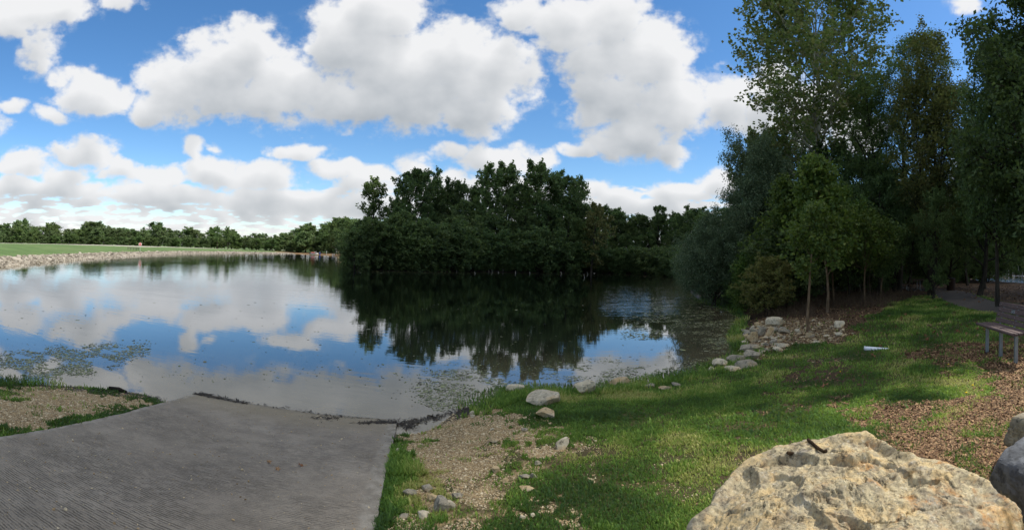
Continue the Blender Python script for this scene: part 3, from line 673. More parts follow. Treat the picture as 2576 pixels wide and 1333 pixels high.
# floating weed
def weed(poly, n, cl, x0, x1, y0, y1, thr):
    px = rs.uniform(x0, x1, n); py = rs.uniform(y0, y1, n); k = inpoly(px + 14 * rs.randn(n), py + 5 * rs.randn(n), poly); g = gp(px[k], py[k]); X, Y = g[:, 0], g[:, 1]
    f = fbm(X * cl, Y * cl * 1.6, 4, 37) + rs.uniform(-.12, .12, len(X)) > thr; return X[f], Y[f]
PW = [([(-60, 900), (60, 885), (180, 868), (362, 862), (372, 885), (300, 912), (250, 938), (140, 955), (-60, 952)], 15000, 1.1, -60, 380, 855, 958, -.12),
      ([(1040, 960), (1110, 915), (1210, 930), (1300, 945), (1500, 965), (1600, 950), (1640, 968), (1440, 986), (1280, 990), (1190, 1018), (1110, 1040), (1060, 1010)], 15000, 1.2, 1030, 1660, 910, 1045, -.16),
      ([(1300, 930), (1500, 905), (1700, 915), (1790, 880), (1780, 800), (1870, 800), (1885, 900), (1780, 936), (1500, 968)], 16000, 1.0, 1300, 1890, 790, 970, -.04),
      ([(1560, 850), (1600, 790), (1640, 750), (1760, 745), (1870, 780), (1880, 880), (1790, 890), (1720, 830), (1640, 855)], 15000, .8, 1550, 1890, 742, 890, -.08),
      ([(860, 676), (1110, 683), (1110, 688), (900, 684)], 900, .3, 850, 1120, 674, 690, -.3), ([(1490, 687), (1700, 690), (1700, 694), (1490, 690)], 900, .3, 1480, 1710, 684, 696, -.2),
      ([(0, 750), (1900, 750), (1900, 960), (0, 960)], 700, .5, 0, 1880, 760, 960, -.6), ([(380, 940), (1260, 900), (1260, 1020), (900, 1030), (500, 980)], 800, .7, 380, 1260, 900, 1040, .0)]
XY = [weed(*a) for a in PW]; X = np.concatenate([a[0] for a in XY]); Y = np.concatenate([a[1] for a in XY]); 
D_, in_ = poly_sd(X, Y, POND); k = in_ & ~((ramp_uv(X, Y)[1] > -.9) & (ramp_uv(X, Y)[0] > 0) & (ramp_uv(X, Y)[0] < RW)); X, Y = X[k], Y[k]
r = np.hypot(X, Y); S = np.exp(rs.normal(-4.0, .5, len(X))) * np.clip(r / 11, .7, 4)
plates('pondweed', X, Y, np.zeros(len(X)), S, S * .55, pebble_mat('pondweed', ['#1b2012', '#4a5530', '#76814a', '#949c66', '#a9ad88', '#565234'], .6), 80, .03, .004, sides=6, kind='stuff', label='scum and small floating leaves of pondweed on the water', cat='pondweed')

# grass blades
def grass():
    rs = np.random.RandomState(9)
    P_ = [sample_px(150000, 900, 2580, 975, 1345, rs), sample_px(150000, 1250, 2580, 780, 1120, rs), sample_px(30000, 2100, 2500, 735, 800, rs), sample_px(30000, -60, 440, 945, 1115, rs),
          sample_px(26000, 880, 1120, 1060, 1345, rs), sample_px(12000, 1180, 1900, 915, 1010, rs), sample_px(7000, 1740, 1900, 745, 880, rs)]
    X, Y, Z, px, py = [np.concatenate(a) for a in zip(*P_)]
    out = [zones(X[i:i + 60000], Y[i:i + 60000], Z[i:i + 60000]) for i in range(0, len(X), 60000)]
    W = {k: np.concatenate([o[0][k] for o in out]) for k in out[0][0]}; d = np.concatenate([o[1] for o in out]); ins = np.concatenate([o[3] for o in out]); tag = np.concatenate([o[2] for o in out])
    u, v = ramp_uv(X, Y); r = np.hypot(X, Y)
    t1 = fbm(X * 1.9, Y * 1.9, 3, 91); t2 = perlin(X * 4.2, Y * 4.2, 95)
    uj = u + .30 * perlin(X * 1.7, Y * 1.7, 55) + .15 * perlin(X * 7, Y * 7, 56); edgeR = (u < 0) & (uj > -.20) & (v > 1.0) & (v < 9); edgeL = (u > RW) & (u < RW + .16 + .22 * perlin(X * 2, Y * 2, 57)) & (v > 1.4)
    p = np.ones(len(X)); p = np.where(W['sparse'], np.where(t1 + .5 * t2 > .08, .6, .06), p); p = np.where(W['bare'], .16, p); p = np.where(W['litter'], .012, p); p = np.where(W['rubble'], .02, p)
    p = np.where(W['mulch'], np.where(t1 + .6 * t2 > np.where((px < 2330) & (py > 985), -.14, np.where((py < 985) & (px < 2420), -.02, .12)), .65, .03), p); p = np.where(W['gravel'], np.where(t1 + .6 * t2 > np.where(px < 500, .34, .42), .38, .006), p)
    p = np.where(edgeR, .95, p); p = np.where(edgeL, .8, p)
    mid = sstep(2.2, .6, np.abs(u + 2.6)) * 0
    nearp = sstep(7.5, 5, r) * sstep(2250, 1900, px)
    p = p * (1 - .35 * sstep(.0, .45, fbm(X * .8, Y * .8, 3, 97))) * (1 - nearp * .8 * sstep(-.02, .30, fbm(X * 1.6, Y * 1.6, 4, 98)) * ~edgeR)
    p = np.where(ins, np.where((d < .5) & (px > 1150), .55, .0) + ((px < 160) & (d < .4)) * .5, p); p = np.where(~ins & (d < .35) & (px > 400) & (px < 1180), .0, p); p = p * ~on_ramp(X, Y, -.01) * (tag == 0)
    pp = [hit(*q)[:2] for q in pc]; PC = np.array(pp)
    for (ax, ay), (bx, by) in zip(PC[:-1], PC[1:]):
        e = np.array([bx - ax, by - ay]); t = np.clip(((X - ax) * e[0] + (Y - ay) * e[1]) / (e @ e), 0, 1); p = np.where(np.hypot(X - ax - t * e[0], Y - ay - t * e[1]) < 1.1, 0, p)
    k = (rs.rand(len(X)) < p) & (r < 60); X, Y, Z, d, r, px, py, t1 = X[k], Y[k], Z[k], d[k], r[k], px[k], py[k], t1[k]; ed = (edgeR | edgeL)[k]; inn = ins[k]; n = len(X)
    tall = np.where(ed, 1.35, 1) + np.where((d < .6) & ((px > 1150) | (px < 170)), 1.2, 0) + .5 * sstep(.1, .6, fbm(X * 1.1, Y * 1.1, 3, 99))
    tall = tall + 1.3 * (rs.rand(n) < .02) + .9 * ed * (v[k] < 2.4) * (u[k] < 0); broad = (rs.rand(n) < .05) & (r < 7)
    L = rs.uniform(.022, .05, n) * tall * np.clip(r / 7, .9, 2.2); w = rs.uniform(.0022, .0042, n) * np.clip(r / 3.2, .9, 5) * (1 + .4 * ed) * (1 + 2.2 * broad)
    a = rs.uniform(0, 2 * pi, n); ln = rs.uniform(.15, .85, n); b = a + rs.normal(0, .4, n)
    D = np.stack([np.cos(b) * ln, np.sin(b) * ln, np.ones(n)], 1); D /= np.linalg.norm(D, axis=1)[:, None]; S = np.stack([-np.sin(a), np.cos(a), np.zeros(n)], 1)
    P0 = np.stack([X, Y, np.maximum(Z, -.05) - .005], 1); mid = P0 + D * L[:, None] * .55 + [0, 0, 0]; D2 = D + np.stack([np.cos(b), np.sin(b), -.6 * np.ones(n)], 1) * (ln * .6)[:, None]; D2 /= np.linalg.norm(D2, axis=1)[:, None]
    tip = mid + D2 * L[:, None] * .5; wv = S * w[:, None]
    V = np.stack([P0 - wv, P0 + wv, mid + wv * .8, mid - wv * .8, tip], 1).reshape(-1, 3); o = (np.arange(n) * 5)[:, None]
    Q = o + np.array([[0, 1, 2, 3]]); T = o + np.array([[3, 2, 4]])
    tone = np.clip(.5 + .9 * fbm(X * .7, Y * .7, 4, 101) + rs.normal(0, .16, n) - .25 * ed, 0, 1)
    m = NM('grass_blade', .6, .25); c = m.ramp(m.attr('rnd'), [(0, lin('#38562c')), (.35, lin('#557834')), (.65, lin('#749640')), (.93, lin('#9cae52')), (1, lin('#bcb870'))]); m.base(c)
    tr = m.N.new('ShaderNodeBsdfTranslucent'); m.put(tr.inputs[0], m.mix(.5, c, lin('#8aa03a'))); mx = m.N.new('ShaderNodeMixShader'); mx.inputs[0].default_value = .4
    m.put(mx.inputs[1], m.b.outputs[0]); m.put(mx.inputs[2], tr.outputs[0]); m.put(m.out.inputs[0], mx.outputs[0])
    print('blades', n)
    obj('grass', mesh('grass', V, [Q, T], [m.m], {'rnd': np.repeat(tone, 5)}), kind='stuff', label='short green lawn grass with clover and bare patches', cat='grass')
grass()
# ------------------------------------------------------------------ trees
def bark(name, a, b, sc=6):
    m = NM(name, .92, .15); n = m.noise(sc, 6, .6, m.mapv(m.tc(), (1, 1, .25))); m.base(m.mix(m.ramp(n, [(.35, 0), (.65, 1)]), lin(a), lin(b))); m.norm(m.bump(n, .8, .02)); return m.m
def leafm(name, cs, trans='#5f7a2a', tk=.28, rough=.55, ovar=.25):
    m = NM(name, rough, .3); n = len(cs); c = m.ramp(m.attr('rnd'), [(i / (n - 1), lin(x)) for i, x in enumerate(cs)])
    hs = m.N.new('ShaderNodeHueSaturation'); m.put(hs.inputs['Color'], c); r = m.rnd()
    m.put(hs.inputs['Value'], m.math('ADD', 1 - ovar / 2, m.math('MULTIPLY', r, ovar))); m.put(hs.inputs['Hue'], m.math('ADD', .485, m.math('MULTIPLY', m.math('FRACT', m.math('MULTIPLY', r, 7.3)), .03)))
    c = hs.outputs[0]; m.base(c)
    tr = m.N.new('ShaderNodeBsdfTranslucent'); m.put(tr.inputs[0], m.mix(.5, c, lin(trans))); mx = m.N.new('ShaderNodeMixShader'); mx.inputs[0].default_value = tk
    m.put(mx.inputs[1], m.b.outputs[0]); m.put(mx.inputs[2], tr.outputs[0]); m.put(m.out.inputs[0], mx.outputs[0]); return m.m
B_DARK = bark('dark_bark', '#2b2722', '#4a443b'); B_PALE = bark('pale_bark', '#8d8878', '#c2bdad', 3); B_SAP = bark('sapling_bark', '#5a4a36', '#85715a', 12)
L_DARK = leafm('dark_leaf', ['#37452d', '#4a5d3a', '#5d7144', '#748450'], '#7a943e', .42)
L_MID = leafm('mid_leaf', ['#405032', '#556a42', '#6a804d', '#84955c'], '#88a446', .42)
L_OLIVE = leafm('olive_leaf', ['#46563a', '#586a43', '#6b7c4e', '#82905f'], '#7c9048', ovar=.5)
L_SYC = leafm('sycamore_leaf', ['#47582f', '#5e713d', '#78874a', '#8b8a56', '#87775a'], '#90a44c', .42)
L_FINE = leafm('locust_leaf', ['#4a6038', '#5d7444', '#718850', '#869862'], '#88a44c', 0.5)
L_RUST = leafm('turning_leaf', ['#526038', '#6b7444', '#857e4a', '#78804a'], '#98a048', 0.5)
L_SILV = leafm('silver_leaf', ['#3c4c32', '#506244', '#667655', '#83906f'], '#788a52', .3)
L_SAP = leafm('bright_leaf', ['#324722', '#465f2b', '#5d7434', '#7d8b48'], '#8fa63c', .36, ovar=.45)
L_YEL = leafm('yellow_leaf', ['#4c5430', '#62683a', '#7b7a45', '#8a8850'], '#8c8c44', .3)

def children_of(P, R, M, t0, t1, ang, lens, K, up, rr, rs, wob, az0=None, rmin=.004):
    """grow M branches from each of the N polylines P (N,K0,3)"""
    N, K0, _ = P.shape; t = (np.arange(M)[None] + rs.rand(N, M)) / M * (t1 - t0) + t0
    f = t * (K0 - 1); i0 = np.clip(f.astype(int), 0, K0 - 2); fr = (f - i0)[..., None]; n = np.arange(N)[:, None]
    pos = P[n, i0] * (1 - fr) + P[n, i0 + 1] * fr; rad = R[n, i0] * (1 - fr[..., 0]) + R[n, i0 + 1] * fr[..., 0]
    T = P[n, i0 + 1] - P[n, i0]; T /= np.linalg.norm(T, axis=-1, keepdims=True) + 1e-9
    az = (np.arange(M)[None] * 2.399 + rs.rand(N, 1) * 6.28 + rs.normal(0, .4, (N, M))) if az0 is None else az0
    ref = np.where(np.abs(T[..., 2:3]) > .9, [1., 0, 0], [0, 0, 1.]); A = np.cross(T, ref); A /= np.linalg.norm(A, axis=-1, keepdims=True) + 1e-9; Bv = np.cross(T, A)
    perp = np.cos(az)[..., None] * A + np.sin(az)[..., None] * Bv; a = rs.uniform(ang[0], ang[1], (N, M))[..., None]
    d = np.cos(a) * T + np.sin(a) * perp; ln = lens(t, N, M, rs)
    Q = np.zeros((N, M, K, 3)); Q[:, :, 0] = pos; st = ln[..., None] / (K - 1); dd = d
    for k in range(1, K):
        dd = dd + np.array([0, 0, up]) / K + rs.normal(0, wob, dd.shape); dd /= np.linalg.norm(dd, axis=-1, keepdims=True); Q[:, :, k] = Q[:, :, k - 1] + dd * st
    r0 = np.maximum(np.minimum(rad * rr, ln * .035), rmin); RR = r0[..., None] * np.linspace(1, .25, K)
    return Q.reshape(N * M, K, 3), RR.reshape(N * M, K), np.repeat(t.reshape(-1), 1)
def tree_mesh(seed, h=12, base=.25, width=.33, shape='dome', n1=24, n2=7, n3=5, leaves=14, ls=.28, bk=B_DARK, lf=L_MID, lean=(0, 0), r0=None, ang1=(.7, 1.35), up1=.5, clump=.35, stems=1, droop=0, twigs=True, la=.62, tm=.15, squash=1.0, ns=5, spread=.4):
    rs = np.random.RandomState(seed); K = 9; tt = np.linspace(0, 1, K)
    Ps, Rs = [], []
    for s in range(stems):
        a = rs.rand() * 6.28; off = spread * (s > 0) ; l = np.array([lean[0] + off * cos(a) * .8, lean[1] + off * sin(a) * .8])
        P = np.zeros((K, 3)); P[:, 2] = tt * h * (1 if s == 0 else rs.uniform(.75, .95)); P[:, :2] = np.outer(tt ** 1.2, l * h * .3) + np.cumsum(rs.normal(0, h * .008, (K, 2)), 0) * (tt[:, None] > 0)
        if s: P[:, :2] += np.array([cos(a), sin(a)]) * .12
        Ps.append(P); rb = (r0 or h * .016) * (1 if stems == 1 else .7); Rs.append(rb * (1 - tt) ** .8 * .92 + rb * .08 + (tt == 0) * rb * .25)
    P0 = np.array(Ps); R0 = np.array(Rs)
    def env(t):     # t: 0 at crown base, 1 at the top
        if shape == 'dome': return np.sqrt(np.clip(1 - (t * 1.02 - .35) ** 2 / .46, .04, 1))
        if shape == 'round': return np.sqrt(np.clip(1 - (t - .5) ** 2 / .27, .05, 1))
        if shape == 'cone': return np.clip(1.05 - t, .08, 1) ** .8
        if shape == 'vase': return np.clip(.35 + t * 1.1, 0, 1) * np.sqrt(np.clip(1.12 - t, .05, 1))
        if shape == 'column': return np.clip(np.sin(np.clip(t, .03, .97) * pi), 0, 1) ** .45
    wv = rs.uniform(.75, 1.2, 64)
    def l1(t, N, M, rs): tc = (t - base) / (1 - base); return h * width * env(tc) * rs.uniform(.72, 1.15, t.shape)
    P1, R1, t1 = children_of(P0, R0, n1, base, .97, ang1, l1, 7, up1, .55, rs, .06)
    L1 = np.linalg.norm(P1[:, -1] - P1[:, 0], axis=1)
    P2, R2, _ = children_of(P1, R1, n2, .18, .98, (.5, 1.05), lambda t, N, M, rs: (L1[:, None] * (.55 - .3 * t) * rs.uniform(.7, 1.2, t.shape)).clip(.18), 5, .25 - droop, .6, rs, .08)
    L2 = np.linalg.norm(P2[:, -1] - P2[:, 0], axis=1)
    P3, R3, _ = children_of(P2, R2, n3, .15, 1.0, (.4, 1.1), lambda t, N, M, rs: (L2[:, None] * .55 * rs.uniform(.6, 1.2, t.shape)).clip(.1), 4, .15 - droop * 1.5, .6, rs, .1, rmin=.003)
    V, F = [], []; o = 0
    for P, R, q in ((P0, R0, 8), (P1, R1, ns), (P2, R2, 4)) + (((P3, R3, 3),) if twigs else ()):
        v, f = tubes(P, R, q); V.append(v); F.append(f + o); o += len(v)
    mt = mesh('trunk', np.concatenate(V), np.concatenate(F), [bk], smooth=True)
    # leaves along the last twigs (and a few on the second order)
    P = np.concatenate([P3, np.repeat(P1[:, 3:], 1, 0)[:, :4]]) if True else P3
    N = len(P); n = N * leaves; src = np.repeat(np.arange(N), leaves); t = rs.uniform(tm, 1.0, n) * 3; i = np.clip(t.astype(int), 0, 2); fr = (t - i)[:, None]
    C = P[src, i] * (1 - fr) + P[src, i + 1] * fr + rs.normal(0, clump * ls, (n, 3)); C[:, 2] = np.maximum(C[:, 2], .05)
    sz = ls * rs.uniform(.55, 1.2, n); nrm = rs.randn(n, 3) + np.array([0, 0, .5]); nrm /= np.linalg.norm(nrm, axis=1)[:, None]
    u = np.cross(nrm, rs.randn(n, 3)); u /= np.linalg.norm(u, axis=1)[:, None]; v = np.cross(nrm, u)
    u = u * (sz / 2)[:, None]; v = v * (sz / 2 * la)[:, None]; fold = nrm * (sz * .10)[:, None]
    VV = np.stack([C - u, C + v * 1.0 + fold - u * .15, C + u, C - v + fold - u * .15], 1).reshape(-1, 3)
    cl = np.repeat(rs.uniform(-.22, .22, N), leaves); rn = np.clip(rs.beta(2, 2, n) + cl, 0, 1)
    ml = mesh('crown', VV, np.arange(n * 4).reshape(n, 4), [lf], {'rnd': np.repeat(rn, 4)}); return mt, ml, h
def put_tree(proto, name, x, y, z, top, rot, label, cat, group=None, sxy=1.0):
    mt, ml, h = proto; s = (top - z) / h; e = obj(name, None, None, (x, y, z - .05), label, cat, group); e.scale = (s * sxy, s * sxy, s); e.rotation_euler = (0, 0, rot)
    obj('trunk', mt, e); obj('crown', ml, e); return e
def Hrow(px): return H0PX + 39 * math.sin((px - W0 / 2) / F0)
def tree_px(proto, name, px, r, ytop, label, cat, group=None, sxy=1.0, rot=None, zb=None, dx=0):
    x, y, _ = at_r(px, r); z = max(hz(x, y), 0.0) if zb is None else zb; top = EYE[2] + (Hrow(px) - ytop) / F0 * r
    return put_tree(proto, name, x, y, z, top, RT.rand() * 6.28 if rot is None else rot, label, cat, group, sxy)
RT = np.random.RandomState(3)
TM = lambda *a, **k: tree_mesh(*a, **k)
isle = [TM(101, 14, .16, .34, 'dome', 24, 7, 5, 13, .40, lf=L_DARK), TM(102, 14, .14, .30, 'round', 24, 7, 5, 13, .38, lf=L_MID), TM(103, 14, .2, .27, 'vase', 20, 7, 5, 11, .40, lf=L_DARK, clump=.3), TM(104, 14, .1, .36, 'dome', 24, 7, 5, 13, .36, lf=L_DARK)]
isle_pop = TM(105, 14, .3, .26, 'round', 16, 6, 5, 10, .42, lf=L_MID, ang1=(.5, .9))
bushes = [TM(111, 5, .03, .62, 'dome', 22, 7, 5, 12, .26, lf=L_DARK, droop=.25, stems=2), TM(112, 5, .03, .55, 'round', 22, 7, 5, 12, .24, lf=L_MID, droop=.3, stems=2)]
drp = [TM(114, 8, .02, .40, 'dome', 26, 7, 5, 14, .30, lf=L_DARK, droop=.3), TM(115, 8, .02, .36, 'round', 26, 7, 5, 14, .30, lf=L_MID, droop=.3)]
yel = TM(113, 10, .05, .28, 'column', 20, 6, 5, 12, .30, lf=L_YEL, droop=.2)
# island: (px, distance, top row, which, width factor)
G_I = 'trees crowding the island'
IS = [(905, 80, 560, 0, .9), (940, 82, 466, 5, 1.15), (985, 84, 520, 1, .9), (1040, 78, 436, 0, .95), (1085, 82, 444, 1, .9), (1130, 80, 462, 3, .9), (1168, 85, 470, 0, .9), (1222, 76, 432, 5, 1.0), (1262, 79, 428, 5, 1.0),
      (1300, 84, 470, 0, .9), (1335, 76, 424, 5, 1.0), (1372, 80, 440, 1, .9), (1412, 78, 452, 0, .8), (1448, 80, 462, 5, .8), (1475, 78, 520, 3, .8), (960, 76, 566, 3, 1), (1010, 74, 520, 0, 1), (1075, 74, 520, 2, 1), (1120, 73, 545, 3, 1), (1165, 74, 510, 0, 1), (1215, 72, 540, 1, 1),
      (1270, 73, 505, 2, 1), (1320, 72, 535, 3, 1), (1375, 74, 520, 0, 1), (1425, 73, 545, 1, 1), (885, 76, 590, 3, 1), (1000, 92, 480, 2, 1), (1200, 95, 480, 2, 1), (1320, 94, 480, 2, 1), (1120, 95, 490, 0, 1), (1420, 92, 500, 0, 1)]
ADJ = ['tall', 'broad', 'dense', 'dark', 'rounded', 'ragged', 'bushy', 'high']
for k, (px, r, yt, w, sx) in enumerate(IS):
    pos = 'at the left tip of the island' if px < 950 else 'in the left part of the island' if px < 1090 else 'in the middle of the island' if px < 1290 else 'in the right part of the island' if px < 1430 else 'at the right end of the island'
    row = 'at the back' if r > 90 else ('on the skyline' if yt < 480 else 'in the front row' if r < 76 else 'mid slope')
    tree_px(isle_pop if w == 5 else isle[w], 'broadleaf_tree', px, r, yt, f'{["dark", "mid green", "open dark", "bushy dark", "", "tall loose"][w]} tree {row} {pos}', 'tree', G_I, sx)
for k, (px, yt) in enumerate([(893, 585), (925, 560), (975, 572), (1015, 548), (1062, 560), (1105, 575), (1150, 552), (1190, 568), (1240, 555), (1290, 572), (1332, 550), (1388, 566), (1432, 572), (1468, 590)]):
    tree_px(drp[k % 2], 'broadleaf_tree', px, 2998 / (684 - Hrow(px)) + 4.5, yt, 'drooping tree of the front row whose boughs reach the island shore', 'tree', 'drooping shoreline trees of the island', 1.05, zb=-.3)
for k, px in enumerate([878, 900, 922, 945, 970, 995, 1022, 1050, 1078, 1105, 1132, 1160, 1188, 1216, 1244, 1272, 1300, 1328, 1356, 1384, 1410, 1436, 1462, 1482]):
    b = Hrow(px); yt = RT.uniform(575, 648)
    tree_px(bushes[k % 2], 'waterside_bush', px, EYE[2] * F0 / (np.interp(px, [872, 905, 960, 1060, 1150, 1250, 1350, 1420, 1480], [668, 676, 680, 683, 683, 684, 686, 687, 686]) - Hrow(px)) + .6 + RT.rand() * .8, yt, 'low dark bush overhanging the water along the island edge', 'bush', 'bushes along the island waterline', 1.15, zb=-.45)
for k, px in enumerate(range(885, 1485, 28)):
    tree_px(bushes[(k + 1) % 2], 'thicket_bush', px, 74 + 5 * (k % 3), RT.uniform(610, 640), 'dark thicket filling the ground under the island trees', 'bush', 'thicket under the island trees', 1.5, zb=.0)
tree_px(yel, 'turning_tree', 1488, 71.5, 520, 'yellowish olive tree at the right end of the island', 'tree')
# far right bank behind the channel
FR = [(1505, 100, 525, 0), (1530, 98, 530, 1), (1556, 96, 548, 3), (1580, 99, 552, 1), (1606, 95, 545, 0), (1632, 94, 552, 3), (1655, 90, 524, 2), (1682, 92, 545, 1), (1708, 88, 548, 0), (1735, 86, 530, 1), (1762, 80, 535, 3), (1520, 92, 590, 3), (1575, 90, 595, 0), (1630, 89, 590, 1), (1690, 84, 595, 3), (1740, 76, 590, 0), (1790, 72, 545, 1), (1830, 70, 530, 0), (1550, 112, 540, 2), (1700, 105, 545, 2), (1610, 112, 550, 2)]
for k, (px, r, yt, w) in enumerate(FR):
    tree_px(isle[w], 'broadleaf_tree', px, r, yt, f'{["dark", "mid green", "open", "bushy"][w]} tree on the far bank across the channel right of the island', 'tree', 'trees on the far bank right of the island', 1.15)
for k, px in enumerate([1500, 1520, 1542, 1564, 1586, 1608, 1630, 1652, 1674, 1696, 1718, 1738]):
    tree_px(bushes[k % 2], 'waterside_bush', px, 2998 / (np.interp(px, [1500, 1600, 1700, 1745], [687, 690, 697, 707]) - Hrow(px)) + 1.0, 632 + (k % 2) * 8, 'low dark bush hanging over the channel on the far bank', 'bush', 'bushes along the channel bank', 1.3, zb=-.4)
for k, px in enumerate(range(1500, 1800, 24)):
    tree_px(bushes[(k + 1) % 2], 'thicket_bush', px, 84 + 6 * (k % 2) - 12 * (px > 1680), 640, 'dark thicket under the trees of the far bank', 'bush', 'thicket under the far bank trees', 1.6, zb=.2)
# far tree line beyond the dam
far = [TM(121, 11, .06, .36, 'dome', 20, 6, 4, 10, .52, lf=L_OLIVE, twigs=False), TM(122, 11, .05, .32, 'round', 20, 6, 4, 10, .50, lf=L_MID, twigs=False), TM(123, 11, .1, .26, 'vase', 18, 6, 4, 9, .50, lf=L_OLIVE, twigs=False), TM(124, 11, .04, .42, 'dome', 20, 6, 4, 10, .52, lf=L_DARK, twigs=False)]
tops = np.array([(-40, 572), (0, 571), (38, 566), (60, 556), (84, 572), (100, 573), (135, 565), (150, 578), (190, 574), (240, 562), (270, 572), (300, 567), (330, 573), (366, 580), (385, 563), (405, 565), (430, 580), (470, 576), (500, 583), (520, 584), (545, 572), (560, 590), (572, 573), (600, 586), (640, 592), (668, 594), (700, 586), (735, 583), (770, 571), (790, 574), (812, 577), (838, 562), (862, 556)])
k = 0
for rowi, (r0_, st, drop) in enumerate([(232, 15, 0), (205, 17, 12)]):
    for px in np.arange(-30 + rowi * 14, 872, st):
        px = px + RT.uniform(-6, 6); yt = np.interp(px, tops[:, 0], tops[:, 1]) + 3 + drop + RT.uniform(-8, 6); r = np.interp(px, [0, 400, 700, 870], [r0_ * .82, r0_ * .9, r0_ * 1.02, 190 + 20 * (1 - rowi)]) + RT.uniform(-6, 6)
        w = [0, 1, 3, 0, 2, 1][int(RT.rand() * 6)] if px < 600 else [1, 3, 3, 1, 0, 2][int(RT.rand() * 6)]; where = 'beyond the dam at the far left' if px < 220 else 'beyond the dam near the red sign' if px < 520 else 'beyond the low end of the dam' if px < 740 else 'behind the small beach'
        tree_px(far[w], 'distant_tree', px, r, yt, f'{["pale olive", "mid green", "slim olive", "dark"][w]} {"front-row" if rowi else "back-row"} tree in the far tree line {where}', 'tree', 'far tree line beyond the dam', 1.35 + .4 * RT.rand())
        k += 1
for k, px in enumerate(range(-30, 880, 17)):
    tree_px(far[[3, 1, 0][k % 3]], 'hedge_bush', px, np.interp(px, [0, 400, 700, 870], [165, 176, 205, 185]) + 5 * (k % 2), np.interp(px, [0, 880], [592, 606]) + RT.uniform(-4, 3), 'low bush in the scrub below the far tree line', 'bush', 'scrub below the far tree line', 2.2, zb=1.0 if px < 700 else .2)
for px, yt in [(60, 552), (136, 563), (545, 571), (572, 572)]: tree_px(isle_pop, 'distant_tree', px, 186, yt + 2, f'{["first", "second", "third", "fourth"][[60, 136, 545, 572].index(px)]} from the left of the tall thin trees standing above the far tree line', 'tree', 'far tree line beyond the dam', .8)
for px, r, yt, w in [(845, 176, 560, 3), (866, 160, 552, 0), (880, 150, 560, 3), (855, 150, 590, 0), (878, 128, 580, 3), (835, 190, 590, 3), (872, 118, 605, 1)]:
    tree_px(isle[w], 'broadleaf_tree', px, r, yt, 'dark tree behind the beach hut just left of the island', 'tree', 'dark trees behind the beach hut', 1.1)

# ---- right-hand woods
syc = TM(131, 22, .34, .30, 'dome', 34, 8, 5, 20, .24, tm=.55, bk=B_PALE, lf=L_SYC, ang1=(.6, 1.25), up1=.5, clump=.7, la=.85, r0=.26)
tree_px(syc, 'sycamore_tree', 2052, 34, -22, 'tall open sycamore with a pale trunk, the highest tree on the right bank', 'tree', rot=3.6, sxy=1.2)
syc2 = TM(132, 12, .12, .30, 'dome', 22, 7, 5, 14, .24, bk=B_PALE, lf=L_SYC, clump=.45, la=.85)
tree_px(syc2, 'young_sycamore', 1905, 33, 335, 'young sycamore with olive leaf tufts left of the tall sycamore', 'tree', rot=2.0, sxy=.8)
loc = TM(133, 16, .18, .30, 'vase', 26, 8, 7, 22, .13, lf=L_FINE, ang1=(.35, .8), up1=.3, clump=1.1, la=.5, stems=2)
tree_px(loc, 'locust_tree', 2262, 30, 118, 'feathery locust tree with fine leaves and visible dark branches', 'tree', rot=1.0, sxy=1.15)
pear = TM(134, 16, .22, .22, 'column', 24, 7, 6, 12, .17, r0=.17, lf=L_RUST, ang1=(.25, .6), up1=.3, clump=.8, stems=3, spread=.25)
tree_px(pear, 'upright_tree', 2346, 27, 100, 'narrow upright tree with browning leaves beside the locust', 'tree', rot=0, sxy=1.1)
silv = TM(135, 10, .03, .34, 'round', 30, 8, 6, 18, .15, lf=L_SILV, droop=.35, clump=.9, stems=3, la=.5)
tree_px(silv, 'willow', 1884, 29, 368, 'silvery grey green willow leaning over the water', 'tree', rot=.3, sxy=.8)
silv2 = TM(136, 6, .02, .55, 'dome', 26, 8, 6, 18, .13, lf=L_SILV, droop=.5, clump=.9, stems=3, la=.5)
tree_px(silv2, 'willow_bush', 1800, 27, 560, 'low silvery willow bush spilling onto the water', 'bush', rot=1.3, sxy=.9)
tree_px(silv2, 'willow_bush', 1768, 31, 610, 'small silvery bush at the outermost tip of the wooded bank', 'bush', rot=3, sxy=1.0)
dk = [TM(141, 12, .08, .34, 'dome', 26, 8, 5, 17, .24, lf=L_DARK), TM(142, 12, .05, .36, 'round', 26, 8, 5, 17, .22, lf=L_MID), TM(143, 12, .12, .34, 'dome', 26, 8, 5, 17, .24, lf=L_DARK, droop=.3)]
DW = [(1945, 36, 440, 0, 'behind the willow', .9), (1990, 38, 400, 1, 'left of the pale sycamore trunk', .9), (2040, 37, 470, 2, 'below the sycamore crown', .9), (2100, 33, 370, 0, 'right of the pale sycamore trunk', .9), (2160, 30, 420, 1, 'between the sycamore and the locust', .85), (2215, 27, 450, 0, 'in front of the locust', .8),
      (2285, 37, 460, 2, 'under the locust and the upright tree', .8), (2340, 33, 450, 0, 'behind the picnic table', .9), (2395, 34, 480, 1, 'where the path enters the woods', .9), (2435, 40, 400, 2, 'beyond the path on the right', .7), (2140, 26, 560, 2, 'low behind the young trees', .8), (2240, 36, 560, 1, 'deep behind the picnic table', 1.1),
      (2320, 44, 520, 0, 'deepest behind the path', 1.2), (2010, 30, 560, 0, 'low behind the saplings', .9), (1930, 30, 540, 1, 'low beside the willow', .9), (2395, 52, 500, 0, 'far back along the path', 1.3), (2430, 55, 470, 0, 'far back by the second lake', 1.1), (2350, 24.5, 500, 1, 'between the upright tree and the maple', .7), (2255, 33, 430, 2, 'filling the shade beneath the locust', 1.0), (2190, 36, 400, 0, 'behind the sycamore on its right', 1.0), (2480, 34, 470, 2, 'right of the path mouth', .6), (2010, 42, 330, 1, 'behind the sycamore on its left', 1.0), (2180, 44, 480, 0, 'in the heart of the woods', 1.2), (2080, 46, 460, 0, 'at the back of the left woods', 1.2)]
